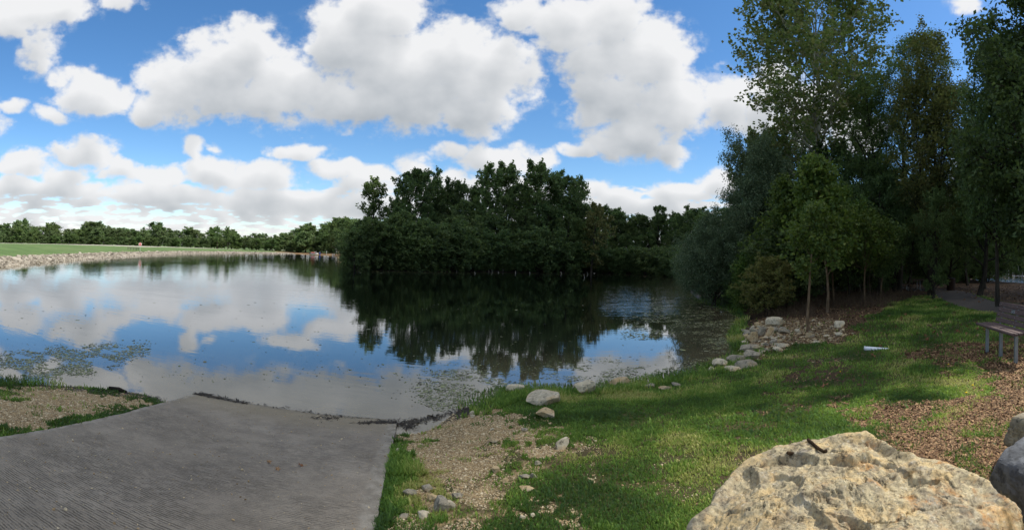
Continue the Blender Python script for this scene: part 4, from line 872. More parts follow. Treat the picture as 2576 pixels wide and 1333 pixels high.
for px, r, yt, w, lb, sx in DW: tree_px(dk[w], 'broadleaf_tree', px, r, yt, f'{["dark", "mid green", "drooping dark"][w]} tree {lb}', 'tree', 'dark trees of the right-hand woods', sx)
# undergrowth filling below the crowns
ub = [TM(151, 4, .03, .6, 'dome', 22, 7, 5, 14, .15, lf=L_DARK, stems=2), TM(152, 4, .03, .5, 'dome', 22, 7, 5, 14, .14, lf=L_SAP, stems=2), TM(153, 4, .03, .5, 'dome', 20, 7, 5, 12, .13, lf=L_RUST, stems=2)]
for k, px in enumerate(range(2330, 2500, 17)):
    tree_px(ub[0], 'undergrowth_bush', px, 48 + 7 * (k % 3), 588 + 14 * (k % 3), 'dark bush in the undergrowth of the right-hand woods', 'bush', 'dark bushes under the trees', 1.5)
for px, r, yt, w in [(1905, 24, 640, 1), (1935, 21.5, 660, 2), (1960, 24, 600, 0), (2000, 27, 640, 0), (1885, 23.5, 690, 1), (2050, 30, 640, 0), (2100, 32, 650, 0), (2150, 30, 650, 0), (2205, 30, 640, 0), (2250, 38, 650, 0), (2300, 42, 655, 0), (2350, 42, 650, 0), (2400, 46, 650, 0), (2270, 46, 640, 0), (2330, 55, 640, 0), (2420, 60, 640, 0), (1860, 25.5, 700, 0), (1845, 27.0, 712, 0)]:
    tree_px(ub[w], 'undergrowth_bush', px, r, yt, {0: 'dark bush in the undergrowth of the right-hand woods', 1: 'bright green bush at the water corner of the woods', 2: 'reddish bush at the left edge of the leaf litter'}[w], 'bush', {0: 'dark bushes under the trees', 1: 'green bushes at the water corner', 2: None}[w], 1.3)
# young trees with bare lower stems
def sapling(seed, px, py, ytop, lean, lb, h=6.0, width=.3, lf=L_SAP, base=.42, sxy=1.0, n1=18, ls=.17, sh='round'):
    x, y, z = hit(px, py); r = math.hypot(x, y); th = math.atan2(x, y)
    pr = TM(seed, h, base, width, sh, n1, 6, 5, 9, ls, tm=.45, bk=B_SAP, lf=lf, r0=.055, clump=.9, la=.7, lean=lean)
    return put_tree(pr, 'young_tree', x, y, hz(x, y), EYE[2] + (Hrow(px) - ytop) / F0 * r, -th, lb, 'tree', None, sxy)
sapling(161, 2033, 834, 520, (.05, 0), 'young tree with a straight bare stem rising from the rubble bank', 4.3, .20, base=.42, sh='column', n1=11, ls=.15)
sapling(162, 2081, 787, 400, (-.35, 0), 'leaning young tree with a yellow green crown in front of the woods', 6, .30, base=.24, n1=22, sh='cone', ls=.19)
sapling(163, 2098, 761, 500, (.1, 0), 'forked young tree just behind the leaning one', 6, .34, base=.34, n1=20, sh='round')
sapling(164, 2176, 764, 545, (.0, 0), 'slim young tree standing alone beside the lawn edge', 5, .40, base=.30, n1=20, sh='dome')
sapling(165, 1968, 768, 450, (-.1, 0), 'bright young tree nearest the water in front of the woods', 7, .34, base=.14, n1=26, sh='cone', ls=.19)
sapling(166, 2130, 748, 540, (.1, 0), 'small young tree between the forked and the slim ones', 5, .34, base=.3)
sapling(167, 2215, 752, 585, (.2, 0), 'small young tree with darker leaves toward the picnic table', 4, .4, base=.3, lf=L_MID)
stem_m = bark('dry_stem', '#3b3128', '#665544', 14)
for k in range(34):     # bare thin stems under the canopy
    px = RT.uniform(1915, 2330); x, y, z = hit(px, 738 + RT.rand() * 28 * (px < 2200)); r = math.hypot(x, y); hh = RT.uniform(.7, 2.2)
    n = 6; P = np.zeros((n, 3)); P[:, 2] = np.linspace(-.05, hh, n); P[:, :2] = np.cumsum(RT.normal(0, hh * .03, (n, 2)), 0); mb = MB(); mb.tube(P, np.linspace(.016, .006, n), 5)
    for q in range(3): i = 2 + q; a = RT.rand() * 6.28; mb.tube([P[i], P[i] + [.12 * hh * cos(a), .12 * hh * sin(a), .14 * hh]], [.006, .003], 4)
    mb.build('bare_sapling', stem_m, loc=(x, y, hz(x, y)), label='thin leafless stem standing in the leaf litter under the trees', cat='stem', group='bare stems under the canopy')
# big overhanging tree on the right
bigm = TM(171, 13, .14, .29, 'dome', 40, 9, 7, 24, .19, lf=L_DARK, ang1=(.7, 1.45), up1=.25, clump=.8, la=.62, r0=.28, droop=.25)
xb, yb = pol(18, radians(68.5)); put_tree(bigm, 'oak_tree', xb, yb, hz(xb, yb), 14.6, 2.2, 'huge dark oak overhanging the bench at the right edge', 'tree')
big2 = TM(172, 13, .22, .36, 'dome', 30, 9, 6, 18, .20, lf=L_MID, ang1=(.7, 1.4), up1=.25, clump=.8, la=.8, r0=.19, droop=.25)
xb, yb = pol(20, radians(60.8)); put_tree(big2, 'maple_tree', xb, yb, hz(xb, yb), 11.6, .4, 'broad maple with large leaves behind the bench', 'tree', None, .62)
xb, yb = pol(21, radians(68)); put_tree(big2, 'maple_tree', xb, yb, hz(xb, yb), 12.5, 2.4, 'second maple cut by the right edge behind the bench', 'tree', None, .8)
hi_ = TM(173, 12, .17, .36, 'dome', 26, 8, 5, 17, .24, lf=L_DARK)
for r, a, tp, w, lb in [(27, 58.5, 11, 0, 'low dark tree between the bench and the second lake'), (30, 66, 11, 2, 'drooping tree at the extreme right by the second lake'), (24, 71, 11, 0, 'dark tree outside the right edge of the picture')]:
    xb, yb = pol(r, radians(a)); put_tree(hi_, 'broadleaf_tree', xb, yb, hz(xb, yb), tp, RT.rand() * 6, lb, 'tree', None, .95)
for k in range(14):
    x, y = pol(152 + 4 * (k % 2), radians(57 + k * 1.2)); put_tree(bushes[0], 'far_bush', x, y, 0, 4.6 + RT.rand(), RT.rand() * 6, 'bush on the far shore of the second lake', 'bush', 'bushes across the second lake', 1.8)
# trees across the second lake, dead snags in its shallows
for k in range(16):
    a = radians(53 + k * 1.35); x, y = pol(166 + RT.uniform(-8, 8), a); put_tree(isle[k % 4], 'distant_tree', x, y, .3, 15 + RT.rand() * 5, RT.rand() * 6, 'tree on the far shore of the second lake', 'tree', 'trees across the second lake', 1.4)
snag = bark('snag_wood', '#8f8a7c', '#bdb7a8', 10)
for k in range(14):
    px = RT.uniform(2505, 2574); x, y, _ = at_r(px, RT.uniform(115, 142)); hh = RT.uniform(1.2, 4.5); a = RT.normal(0, .12, 2)
    MB().tube([[0, 0, -.4], [a[0] * hh * .5, a[1] * hh * .5, hh * .5], [a[0] * hh, a[1] * hh, hh]], [.11, .08, .03], 6).build('dead_tree', snag, loc=(x, y, 0), label='pale dead tree trunk standing in the second lake', cat='dead tree', group='drowned trees in the second lake')

# ---- unseen cumulus, added and outlined to shade the pond and the boat ramp
def shade_cloud():
    A = 340.0; off = np.array([SDIR.x, SDIR.y]) / SDIR.z * A
    # ground outline of the shade (world metres), clockwise
    G = [(-1.8, -40), (-1.2, -3), (-1.0, 0), (-.6, 2.4), (.7, 4.7), (3.4, 6.2), (7, 6.8), (34, 11), (95, 34), (100, 100), (60, 150), (-20, 150), (-36, 110), (-36, 40), (-24, 0), (-26, -50)]
    P = np.array(G); t = np.concatenate([[0], np.cumsum(np.hypot(*np.diff(np.vstack([P, P[:1]]), axis=0).T))]); 
    n = 420; tt = np.concatenate([np.linspace(0, t[8], 260, endpoint=False), np.linspace(t[8], t[-1], n - 260, endpoint=False)]); Pc = np.vstack([P, P[:1]])
    R = np.stack([np.interp(tt, t, Pc[:, 0]), np.interp(tt, t, Pc[:, 1])], 1); C = np.array([-15, 70.0]); rings = []; nr = 26
    for s, sgn in [(s, -1) for s in np.linspace(.02, 1, nr)] + [(s, 1) for s in np.linspace(1, .02, nr)[1:]]:
        Q = C + (R - C) * s; th = (1 - s ** 4); zz = A + sgn * 26 * th + 9 * fbm(Q[:, 0] / 30, Q[:, 1] / 30, 4, 5 if sgn < 0 else 6) * (1 - s ** 12) + (22 * th * np.abs(perlin(Q[:, 0] / 40, Q[:, 1] / 40, 8)) if sgn > 0 else 0)
        k = zz / A                      # keep each point on its own sun ray
        rings.append(np.stack([Q[:, 0] + off[0] * k, Q[:, 1] + off[1] * k, zz], 1))
    V = np.array(rings); m = len(rings); i = np.arange(m - 1)[:, None] * n; j = np.arange(n)[None]; j2 = (j + 1) % n
    F = np.stack([i + j, i + j2, i + n + j2, i + n + j], -1).reshape(-1, 4); caps = [np.arange(n)[None], (np.arange(n)[::-1] + (m - 1) * n)[None]]
    mt = bpy.data.materials.new('added_cloud'); mt.use_nodes = True; nt = mt.node_tree; nt.nodes.clear(); o = nt.nodes.new('ShaderNodeOutputMaterial'); d = nt.nodes.new('ShaderNodeBsdfDiffuse'); t_ = nt.nodes.new('ShaderNodeBsdfTranslucent'); mx = nt.nodes.new('ShaderNodeMixShader')
    d.inputs[0].default_value = t_.inputs[0].default_value = (.95, .95, .96, 1); mx.inputs[0].default_value = .74; nt.links.new(d.outputs[0], mx.inputs[1]); nt.links.new(t_.outputs[0], mx.inputs[2]); nt.links.new(mx.outputs[0], o.inputs[0])
    obj('added_cloud', mesh('added_cloud', V.reshape(-1, 3), [F] + caps, [mt], smooth=True), kind='structure')
shade_cloud()
# ------------------------------------------------------------------ boulders and stones
def big_boulder():
    rimp = [(1742, 1345, 1.16), (1765, 1300, 1.2), (1795, 1262, 1.22), (1825, 1215, 1.24), (1850, 1178, 1.27), (1885, 1148, 1.30), (1950, 1124, 1.33), (2040, 1106, 1.36), (2100, 1097, 1.38), (2125, 1090, 1.40), (2178, 1087, 1.41), (2215, 1108, 1.40),
            (2262, 1132, 1.39), (2330, 1152, 1.37), (2400, 1170, 1.36), (2440, 1192, 1.35), (2490, 1216, 1.33), (2530, 1252, 1.31), (2562, 1292, 1.27), (2580, 1335, 1.22)]
    R = [np.append(gp(px, py, z), z) for px, py, z in rimp]
    near = [(2.0, .62, 1.15), (1.55, .58, 1.12), (1.1, .78, 1.12), (.8, 1.15, 1.12), (.62, 1.5, 1.10)]
    R = np.array(R + [np.array(p) for p in near]); C = np.array([1.55, 1.62])
    a = np.arctan2(R[:, 1] - C[1], R[:, 0] - C[0]); o = np.argsort(a); a, R = a[o], R[o]; rr = np.hypot(R[:, 0] - C[0], R[:, 1] - C[1])
    n = 720; A = np.linspace(-pi, pi, n, endpoint=False)
    ri = np.interp(A, np.concatenate([a - 2 * pi, a, a + 2 * pi]), np.tile(rr, 3)); zi = np.interp(A, np.concatenate([a - 2 * pi, a, a + 2 * pi]), np.tile(R[:, 2], 3))
    nt_, nb_ = 230, 90; rows = []
    for w in np.linspace(0.004, 1, nt_): 
        x = C[0] + np.cos(A) * ri * w; y = C[1] + np.sin(A) * ri * w; z = 1.40 + (zi - 1.40) * w ** 2.2 ; rows.append(np.stack([x, y, z], 1))
    for q in np.linspace(0, 1, nb_)[1:]:
        k = 1 + .10 * np.sin(q * 2.2) ; x = C[0] + np.cos(A) * ri * k; y = C[1] + np.sin(A) * ri * k; rows.append(np.stack([x, y, zi * (1 - q) + .70 * q - .03 * np.sin(q * pi)], 1))
    V = np.array(rows); S = V.shape; P = V.reshape(-1, 3)
    rc = np.random.RandomState(31); nn_ = nt_ * n         # fracture planes slice the crown of the stone into facets
    low_ = np.full(nn_, 9.0)
    for q in range(46):
        cx_, cy_ = C + rc.uniform(-.9, .9, 2); i0 = int(np.argmin((P[:nn_, 0] - cx_) ** 2 + (P[:nn_, 1] - cy_) ** 2)); sx_, sy_ = rc.normal(0, .30, 2)
        low_ = np.minimum(low_, P[i0, 2] - rc.uniform(.0, .02) + sx_ * (P[:nn_, 0] - P[i0, 0]) + sy_ * (P[:nn_, 1] - P[i0, 1]) + 2.5 * np.maximum(np.hypot(P[:nn_, 0] - P[i0, 0], P[:nn_, 1] - P[i0, 1]) - .22, 0))
    cut = np.clip(P[:nn_, 2] - low_, 0, .05); P[:nn_, 2] -= cut * sstep(1.0, .9, np.linspace(0, 1, nt_).repeat(n))
    W = np.concatenate([np.linspace(0, 1, nt_), 1 + np.linspace(0, 1, nb_)[1:]]).repeat(n)
    top = sstep(1.06, .97, W)
    e1 = fbm3(P * np.array([1.7, 1.7, 3]) + 3, 5, 21, .5); e2 = fbm3(P * 7.5, 5, 23, .6); e2 = np.sign(e2) * np.abs(e2) ** .8; q = P @ rz(.5).T
    led = perlin3(q * np.array([2.2, 5.5, 3]), 25) + .5 * e1; step = (np.floor(led * 4) + sstep(.62, 1, led * 4 - np.floor(led * 4))) / 4
    crack = np.abs(perlin3(q * np.array([1.3, 3.2, 3]) + e2[:, None] * .25, 27)); cr = np.exp(-(crack / .03) ** 2)
    near_k = sstep(1.35, .95, P[:, 1] + .25 * P[:, 0] - .2)
    dz = (.038 * e1 + .018 * e2) + .042 * step * (.35 + near_k) - .05 * cr * (.35 + near_k)
    fade = np.where(W <= 1, 1 - .55 * sstep(.80, 1, W), .5)
    P[:, 2] += dz * top * fade; out = P - np.append(C, 1.0); out[:, 2] = 0; out /= np.linalg.norm(out, axis=1)[:, None] + 1e-6
    P += out * ((.05 * e1 + .018 * e2 + .04 * step) * (1 - top) + (.008 * e2) * top * (W > .5))[:, None]
    i = np.arange(len(rows) - 1)[:, None] * n; j = np.arange(n)[None]; j2 = (j + 1) % n; F = np.stack([i + j, i + n + j, i + n + j2, i + j2], -1).reshape(-1, 4)
    m = NM('boulder_limestone', .93, .18); n1 = m.noise(5.5, 8, .7); n2 = m.noise(13, 8, .72, dist=.7); n3 = m.noise(3.4, 8, .68); n4 = m.noise(34, 6, .72)
    c = m.mix(m.ramp(n2, [(.36, 0), (.6, 1)]), lin('#857a66'), lin('#c6b792')); c = m.mix(m.ramp(n1, [(.50, 0), (.60, .8)]), c, lin('#cdb382')); c = m.mix(m.ramp(m.noise(1.7, 5, .6, dist=.4), [(.54, 0), (.62, .5)]), c, lin('#8b8272')); c = m.mix(m.ramp(n3, [(.58, 0), (.70, .6)]), c, lin('#a3a29c'))
    sp = m.N.new('ShaderNodeSeparateXYZ'); m.put(sp.inputs[0], m.tc()); rgt = m.ramp(m.math('ADD', sp.outputs[0], m.math('MULTIPLY', sp.outputs[1], -.6)), [(.35, 0), (.85, 1)])
    rust = m.math('MULTIPLY', m.ramp(m.noise(5.2, 8, .72, dist=.8), [(.52, 0), (.70, .8)]), m.math('ADD', .32, m.math('MULTIPLY', rgt, .8))); c = m.mix(rust, c, lin('#b98347'))
    c = m.mix(m.ramp(m.noise(9, 8, .75, dist=.6), [(.36, .95), (.46, 0)]), c, lin('#5e5645')); c = m.mix(m.ramp(n4, [(.34, .75), (.46, 0)]), c, lin('#4a453b')); c = m.mix(m.ramp(n4, [(.58, 0), (.68, .55)]), c, lin('#e0d8c2'))
    dirt = m.math('MULTIPLY', m.ramp(m.noise(2.4, 7, .7, dist=.5), [(.52, 0), (.64, .8)]), rgt); c = m.mix(dirt, c, lin('#6d5d3c'))
    m.base(c); h = m.math('ADD', m.math('MULTIPLY', n2, .6), m.math('MULTIPLY', n4, .35)); m.norm(m.bump(h, 1.0, .03))
    obj('boulder', mesh('boulder', P, F, [m.m], smooth=True), label='huge cream and orange stained limestone boulder filling the lower right corner', cat='boulder')
    return P[:nt_ * n]
BT = big_boulder()
def top_of(x, y): i = np.argmin((BT[:, 0] - x) ** 2 + (BT[:, 1] - y) ** 2); return BT[i, 2]
def block(name, c, size, rot, seed, mat, label, sub=5, cuts=7, tilt=(0, 0), group=None, cat='rock', rough=.045, p=5.0):
    """a squarish stone: superellipsoid, then broken by a few planes"""
    rs = np.random.RandomState(seed); V, F = ico(sub); V = V.copy(); V /= (np.abs(V) ** p).sum(1)[:, None] ** (1 / p)
    for q in range(cuts):
        n = rs.randn(3) * [1, 1, .6]; n /= np.linalg.norm(n); d = rs.uniform(.72, 1.0); k = V @ n - d; V = V - np.where(k > 0, k * .95, 0)[:, None] * n
    nn = V / np.linalg.norm(V, axis=1)[:, None]; V = V + nn * (rough * fbm3(V * 1.7 + seed, 4, 3) + rough * .3 * fbm3(V * 7 + seed, 4, 6))[:, None]
    V = V * (np.array(size) / 2) @ (rz(rot) @ rx(tilt[0]) @ ry(tilt[1])).T
    me = mesh('rock', V, F, [mat], smooth=False); return obj(name, me, None, c, label, cat, group)
M_BLUE = NM('slate_grey_limestone', .85, .3); n1 = M_BLUE.noise(3, 7, .65); n2 = M_BLUE.noise(14, 7, .7)
c_ = M_BLUE.mix(M_BLUE.ramp(n1, [(.38, 0), (.6, 1)]), lin('#47494c'), lin('#6c6f73')); c_ = M_BLUE.mix(M_BLUE.ramp(n2, [(.35, .8), (.5, 0)]), c_, lin('#2f3031')); c_ = M_BLUE.mix(M_BLUE.ramp(M_BLUE.noise(2.2, 6, .6), [(.60, 0), (.66, .8)]), c_, lin('#a59a72'))
g_ = M_BLUE.n('NewGeometry'); sz_ = M_BLUE.n('SeparateXYZ'); M_BLUE.put(sz_.inputs[0], g_.outputs['Normal']); up_ = M_BLUE.ramp(sz_.outputs[2], [(.8, 0), (.9, 1)]); so_ = M_BLUE.n('SeparateXYZ'); M_BLUE.put(so_.inputs[0], M_BLUE.tc()); pt_ = M_BLUE.ramp(M_BLUE.math('ADD', so_.outputs[0], M_BLUE.math('MULTIPLY', M_BLUE.math('SUBTRACT', M_BLUE.noise(4, 6, .6), .5), .35)), [(.0, 0), (.03, 1)]); c_ = M_BLUE.mix(M_BLUE.math('MULTIPLY', up_, pt_), c_, lin('#c9c2b2')); M_BLUE.base(c_); M_BLUE.norm(M_BLUE.bump(n2, .9, .02));  # sunlit top painted in: pale colour on part of the upward faces
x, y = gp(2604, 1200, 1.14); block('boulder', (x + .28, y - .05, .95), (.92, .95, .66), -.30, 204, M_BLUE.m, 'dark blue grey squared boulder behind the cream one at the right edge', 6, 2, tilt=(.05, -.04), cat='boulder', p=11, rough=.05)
x, y = gp(2650, 1086, 1.2); block('boulder', (x + .42, y + .12, 1.06), (.95, .8, .36), -.5, 209, rock_mat('lichen_stone', '#7a7365', '#a89c80', '#8d7f5c', sc=6), 'flat topped tan boulder with an undercut dark side cropped by the right edge', 5, 6, tilt=(-.12, .12), cat='boulder', p=5)
# twig and chips resting on the boulder
tw = bark('twig_bark', '#2e2318', '#4f3d2a', 30)
def twig(pts, r, label):
    P = []
    for px, py in pts:
        d = cam_dir(px, py); t = np.linspace(1.5, 3.6, 400); Q = EYE + d[None] * t[:, None]; b = [top_of(q[0], q[1]) for q in Q[::8]]; zt = np.interp(np.arange(400), np.arange(0, 400, 8), b)
        i = int(np.argmax(Q[:, 2] < zt + .012)); P.append(Q[i] if Q[i][2] < zt[i] + .02 else Q[200])
    MB().tube(P, r, 7).build('twig', tw, label=label, cat='twig', smooth=True)
twig([(2033, 1106), (2045, 1116), (2056, 1126), (2072, 1136), (2079, 1134)], [.012, .011, .012, .010, .012], 'short dark crooked twig lying on top of the cream boulder')
twig([(1979, 1138), (1988, 1142), (1996, 1140)], [.009, .016, .007], 'small brown bark chip lying on the cream boulder left of the twig')

# stones picked out one by one: px, base row, width px, height px, material, label
ST = [(1301, 990, 44, 22, 'L', 'pale rounded stone standing in the shallow water, leftmost of the shore stones', 1), (1372, 1020, 84, 32, 'L', 'wide chunky white limestone with a knob on its left side near the water', 2), (1373, 1054, 46, 22, 'T', 'tan stone in the grass just in front of the wide white one', 3),
      (1470, 995, 52, 40, 'L', 'tallest shore stone, white with a grey shadowed front', 4), (1452, 984, 34, 20, 'G', 'grey stone half hidden behind the tallest shore stone', 5), (1555, 974, 50, 22, 'T', 'tan wedge shaped stone at the water edge right of the tallest one', 6),
      (1638, 976, 30, 10, 'G', 'flat grey stone sunk in the shore grass', 7), (1668, 982, 30, 10, 'T', 'low orange tan stone beside the flat grey one', 8), (1702, 972, 28, 7, 'G', 'thin grey slab in the grass by the water', 9), (1187, 1046, 14, 13, 'L', 'small pale stone at the left end of the shore grass', 10),
      (1189, 1052, 12, 8, 'L', 'pebble sized pale stone touching the small pale one', 11), (1414, 1130, 32, 28, 'L', 'upright cream stone alone in the patchy grass', 12), (1238, 1083, 10, 6, 'L', 'little pale stone at the grass end of the gravel', 13), (1320, 1086, 18, 8, 'G', 'greenish grey stone on the gravel margin', 14),
      (1027, 1250, 34, 16, 'G', 'flat grey stone in the grass by the ramp, nearest the concrete', 15), (1075, 1238, 28, 16, 'G', 'dark stone with a tipped slab behind the pink one', 16), (1090, 1262, 30, 14, 'T', 'pinkish flat stone in the foreground gravel', 17), (1108, 1290, 38, 36, 'G', 'grey split stone pair standing in the foreground gravel', 18),
      (1136, 1283, 22, 22, 'L', 'pale upright stone right of the split grey one', 19), (1064, 1308, 30, 16, 'L', 'rounded white stone in the near grass', 20), (1018, 1305, 26, 10, 'G', 'thin brown grey slab in the near grass by the ramp', 21), (1152, 1254, 30, 10, 'G', 'long grey slab behind the pale upright stone', 22),
      (1245, 1190, 22, 14, 'T', 'orange tan stone in the middle of the patchy grass', 23), (1270, 1217, 14, 12, 'T', 'small reddish stone in front of the orange tan one', 24), (1318, 1208, 30, 12, 'G', 'flat brown grey stone in the patchy grass', 25), (1340, 1205, 20, 14, 'G', 'pointed grey stone sticking out of the grass', 26), (1352, 1172, 16, 14, 'L', 'thin pale standing stone chip in the grass', 27),
      (1324, 1237, 36, 10, 'T', 'flat tan stone flush with the near grass', 28), (1245, 1115, 30, 8, 'T', 'flat stone at the back of the gravel patch', 29), (1316, 1308, 16, 10, 'L', 'pale stone in the bare foreground patch', 30), (1340, 1302, 12, 10, 'L', 'smaller pale stone in the bare foreground patch', 31),
      (1000, 1142, 12, 14, 'L', 'pale stone between the tall grass and the ramp', 32), (1790, 934, 20, 12, 'L', 'cream stone at the foot of the rock pile by the shore grass', 33), (1812, 928, 40, 26, 'L', 'angular cream rock jutting over the water', 34), (1848, 915, 50, 22, 'G', 'grey rounded rock behind the angular cream one', 35), (1838, 934, 40, 12, 'L', 'low pale slab in front of the cream rock', 36),
      (1872, 927, 60, 20, 'G', 'broad grey rock sloping into the grass', 37), (1888, 905, 44, 24, 'G', 'pale grey hump shaped rock on the shore bend', 38), (1884, 886, 58, 18, 'G', 'long low dark grey rock half in the water', 39), (1926, 884, 26, 8, 'G', 'small grey rock right of the long low one', 40),
      (1950, 822, 54, 26, 'L', 'largest white rock at the top of the rubble pile', 41), (1908, 824, 26, 14, 'T', 'rusty rock left of the largest white one', 42), (1892, 832, 14, 14, 'L', 'small white square rock by the water', 43), (1910, 830, 12, 12, 'L', 'second small white square rock under the rusty one', 44), (1937, 850, 26, 32, 'T', 'tall orange tan rock in the middle of the pile', 45),
      (1950, 838, 22, 16, 'G', 'grey rock leaning on the tall orange tan one', 46), (1915, 846, 24, 24, 'G', 'mossy grey rock in the middle of the pile', 47), (1893, 862, 30, 30, 'T', 'tan rock with a grey flank at the water edge of the pile', 48), (1885, 846, 30, 14, 'G', 'flat grey rock in the left side of the pile', 49), (1878, 838, 26, 10, 'G', 'thin grey rock nearest the water', 50),
      (1897, 838, 22, 12, 'L', 'pale rock between two grey ones', 51), (1864, 856, 12, 8, 'T', 'tan cobble touching the water', 52), (1878, 852, 20, 12, 'T', 'orange cobble beside the tan one', 53), (1870, 868, 18, 12, 'L', 'pale cobble below the orange one', 54), (1967, 834, 24, 12, 'G', 'grey rock at the right shoulder of the pile', 55),
      (2108, 826, 30, 20, 'L', 'white faceted rock sitting apart in the leaf litter on the right', 56), (2113, 846, 24, 11, 'L', 'pale flattened rock below the white faceted one', 57), (2078, 848, 20, 6, 'L', 'low pale stone left of the flattened rock', 58), (2036, 850, 28, 14, 'T', 'brownish flat rock beside the leaning stem', 59), (2008, 838, 18, 12, 'L', 'small white rock left of the young tree stem', 60),
      (1970, 875, 40, 12, 'L', 'cream slab at the lower edge of the pile', 61), (1955, 884, 30, 12, 'L', 'pale slab in front of the cream slab', 62), (1945, 866, 22, 12, 'G', 'grey rock between the pile and the pale slabs', 63), (1926, 870, 16, 8, 'G', 'small dark rock between the shore and the pile', 64), (2056, 864, 24, 6, 'L', 'thin pale slab near the weedy grass', 65), (1918, 780, 34, 6, 'T', 'flat tan slab in the dead grass above the pile', 66)]
for px, py, w, h, mt, lb, sd in ST:
    x, y, z = hit(px, py); r = math.hypot(x, y); ww = w / F0 * r * (.9 if py < 900 else 1); hh = max(h / F0 * r * 1.02, ww * .2); th = math.atan2(x, y)
    V, F = rock_shape(300 + sd * 7, 4 if w > 18 else 3, 15, .03, .62); q = np.abs(V).max(0); ext = V.max(0) - V.min(0)
    V = V / ext * np.array([ww * 1.06, ww * .8, hh * 1.15]); V = V @ rz(-th + RT.uniform(-.15, .15)).T
    V[:, 2] -= V[:, 2].min() + hh * .26
    obj('rock', mesh('rock', V, F, [{'L': M_LIME, 'G': M_GREY, 'T': M_TAN}[mt]], smooth=False), None, (x + sin(th) * ww * .3, y + cos(th) * ww * .3, max(hz(x, y), -.06)), lb, 'rock', 'stones along the near shore and rubble pile')
# loose rubble, each piece a rock (largest ones), the rest is gravel
k = 0
PR = [rock_shape(900 + i, 3, 13, .03, .55) for i in range(8)]; PRM = [mesh('rock', V * .5, F, [[M_LIME, M_GREY, M_TAN, M_LIME][i % 4]]) for i, (V, F) in enumerate(PR)]
while k < 220:
    px, py = RT.uniform(1868, 2135), RT.uniform(806, 900)
    if not inpoly(np.array([px]), np.array([py]), Z_RUBBLE)[0]: continue
    x, y, z = hit(px, py); s = math.exp(RT.normal(-2.05, .45)) * (1.15 if px < 1980 else .6)
    o = obj('rubble_stone', PRM[k % 8], None, (x, y, hz(x, y) + s * .12), 'weathered limestone piece lying loose in the rubble bank under the young trees', 'stone', 'loose stones of the rubble bank'); o.scale = (s * RT.uniform(.8, 1.4), s * RT.uniform(.7, 1.1), s * RT.uniform(.4, .8)); o.rotation_euler = (RT.normal(0, .2), RT.normal(0, .2), RT.rand() * 6.28); k += 1

# ------------------------------------------------------------------ driftwood, debris
wetw = bark('wet_wood', '#1d1a15', '#38322a', 14)
a_, b_ = gp(275, 983), gp(318, 992); MB().tube([[a_[0], a_[1], .05], [(a_[0] + b_[0]) / 2, (a_[1] + b_[1]) / 2 + .02, .055], [b_[0], b_[1], .035]], [.03, .036, .026], 9).build('log', wetw, label='short waterlogged black log at the edge of the left gravel beach', cat='log', smooth=True)
rs = np.random.RandomState(77)
def debris(n, pts, spread, seed):
    t = rs.rand(n) * (len(pts) - 1); i = t.astype(int); f = t - i; P = np.array(pts, float); q = P[i] * (1 - f[:, None]) + P[np.minimum(i + 1, len(P) - 1)] * f[:, None]; q = q + rs.randn(n, 2) * spread; g = gp(q[:, 0], q[:, 1], .02); return g[:, 0], g[:, 1]
DB = [debris(700, [(492, 988), (520, 992), (560, 1000), (620, 1013)], (5, 2.0), 1), (debris(520, [(905, 1072), (940, 1066), (975, 1064), (1002, 1065)], (9, 2.4), 2)), debris(160, [(560, 1003), (700, 1022), (860, 1048), (990, 1055)], (10, 2.2), 3), debris(900, [(1005, 1064), (1045, 1058), (1100, 1047), (1190, 1024), (1240, 1008)], (9, 3.2), 4),
      debris(120, [(800, 1060), (840, 1050)], (22, 4), 5), debris(500, [(130, 972), (230, 977), (330, 990), (405, 1003)], (12, 2.6), 6), debris(140, [(1020, 1075), (1040, 1070)], (9, 4), 7)]
X = np.concatenate([a[0] for a in DB]); Y = np.concatenate([a[1] for a in DB]); Z = chunked(height, X, Y); u, v = ramp_uv(X, Y); Z = np.where((u > 0) & (u < RW) & (v > 0), RS * v, np.maximum(Z, 0.0))
S = np.exp(rs.normal(-4.35, .5, len(X))); plates('wet_debris', X, Y, Z + .004, S * 1.5, S * .35, pebble_mat('wet_debris', ['#1a1611', '#2a231a', '#413626', '#211b14'], .6), 83, .18, .006, .25, 5, kind='stuff', label='black washed up weed and twigs along the waterline', cat='debris')
n = 1700; u = rs.uniform(0, RW, n); v = rs.uniform(.2, 8, n); X = RA[0] + u * RU[0] + v * RV[0]; Y = RA[1] + u * RU[1] + v * RV[1]; S = np.exp(rs.normal(-5.1, .45, n)); scatter_rocks('grit', X, Y, RS * v + .002, S, M_PEB, 95, kind='stuff', label='scattered grit and crumbs on the concrete ramp', cat='grit')
# fallen leaves on the lawn
def leaf_mesh(seed):
    rs = np.random.RandomState(seed); n = 15; a = np.arange(n) / n * 2 * pi; r = .5 + .28 * np.cos(5 * a) + rs.uniform(-.07, .07, n); V = [[0, 0, .12]] + [[r[i] * cos(a[i]), r[i] * sin(a[i]), .12 * rs.randn() + .10] for i in range(n)] + [[-.02, .0, .14], [-.95, .1, .22]]
    F = np.array([[0, 1 + i, 1 + (i + 1) % n] for i in range(n)]); me = mesh('leaf', np.array(V) * .1, F, [LM]); return me
LM = NM('fallen_leaf', .8, .2); LM.base(LM.ramp(LM.rnd(), [(0, lin('#6e4d33')), (.4, lin('#93694a')), (.75, lin('#a98a66')), (1, lin('#83755a'))])); LM = LM.m
LMS = [leaf_mesh(i) for i in range(5)]; k = 0
spots = [(2498, 857), (2470, 820), (2332, 858), (2140, 846), (2250, 868), (2308, 841), (2170, 833), (2364, 874), (2352, 828), (2282, 838), (2383, 869), (2265, 808), (2237, 798), (2345, 802), (2398, 792), (2214, 874), (2196, 900), (2075, 976)]
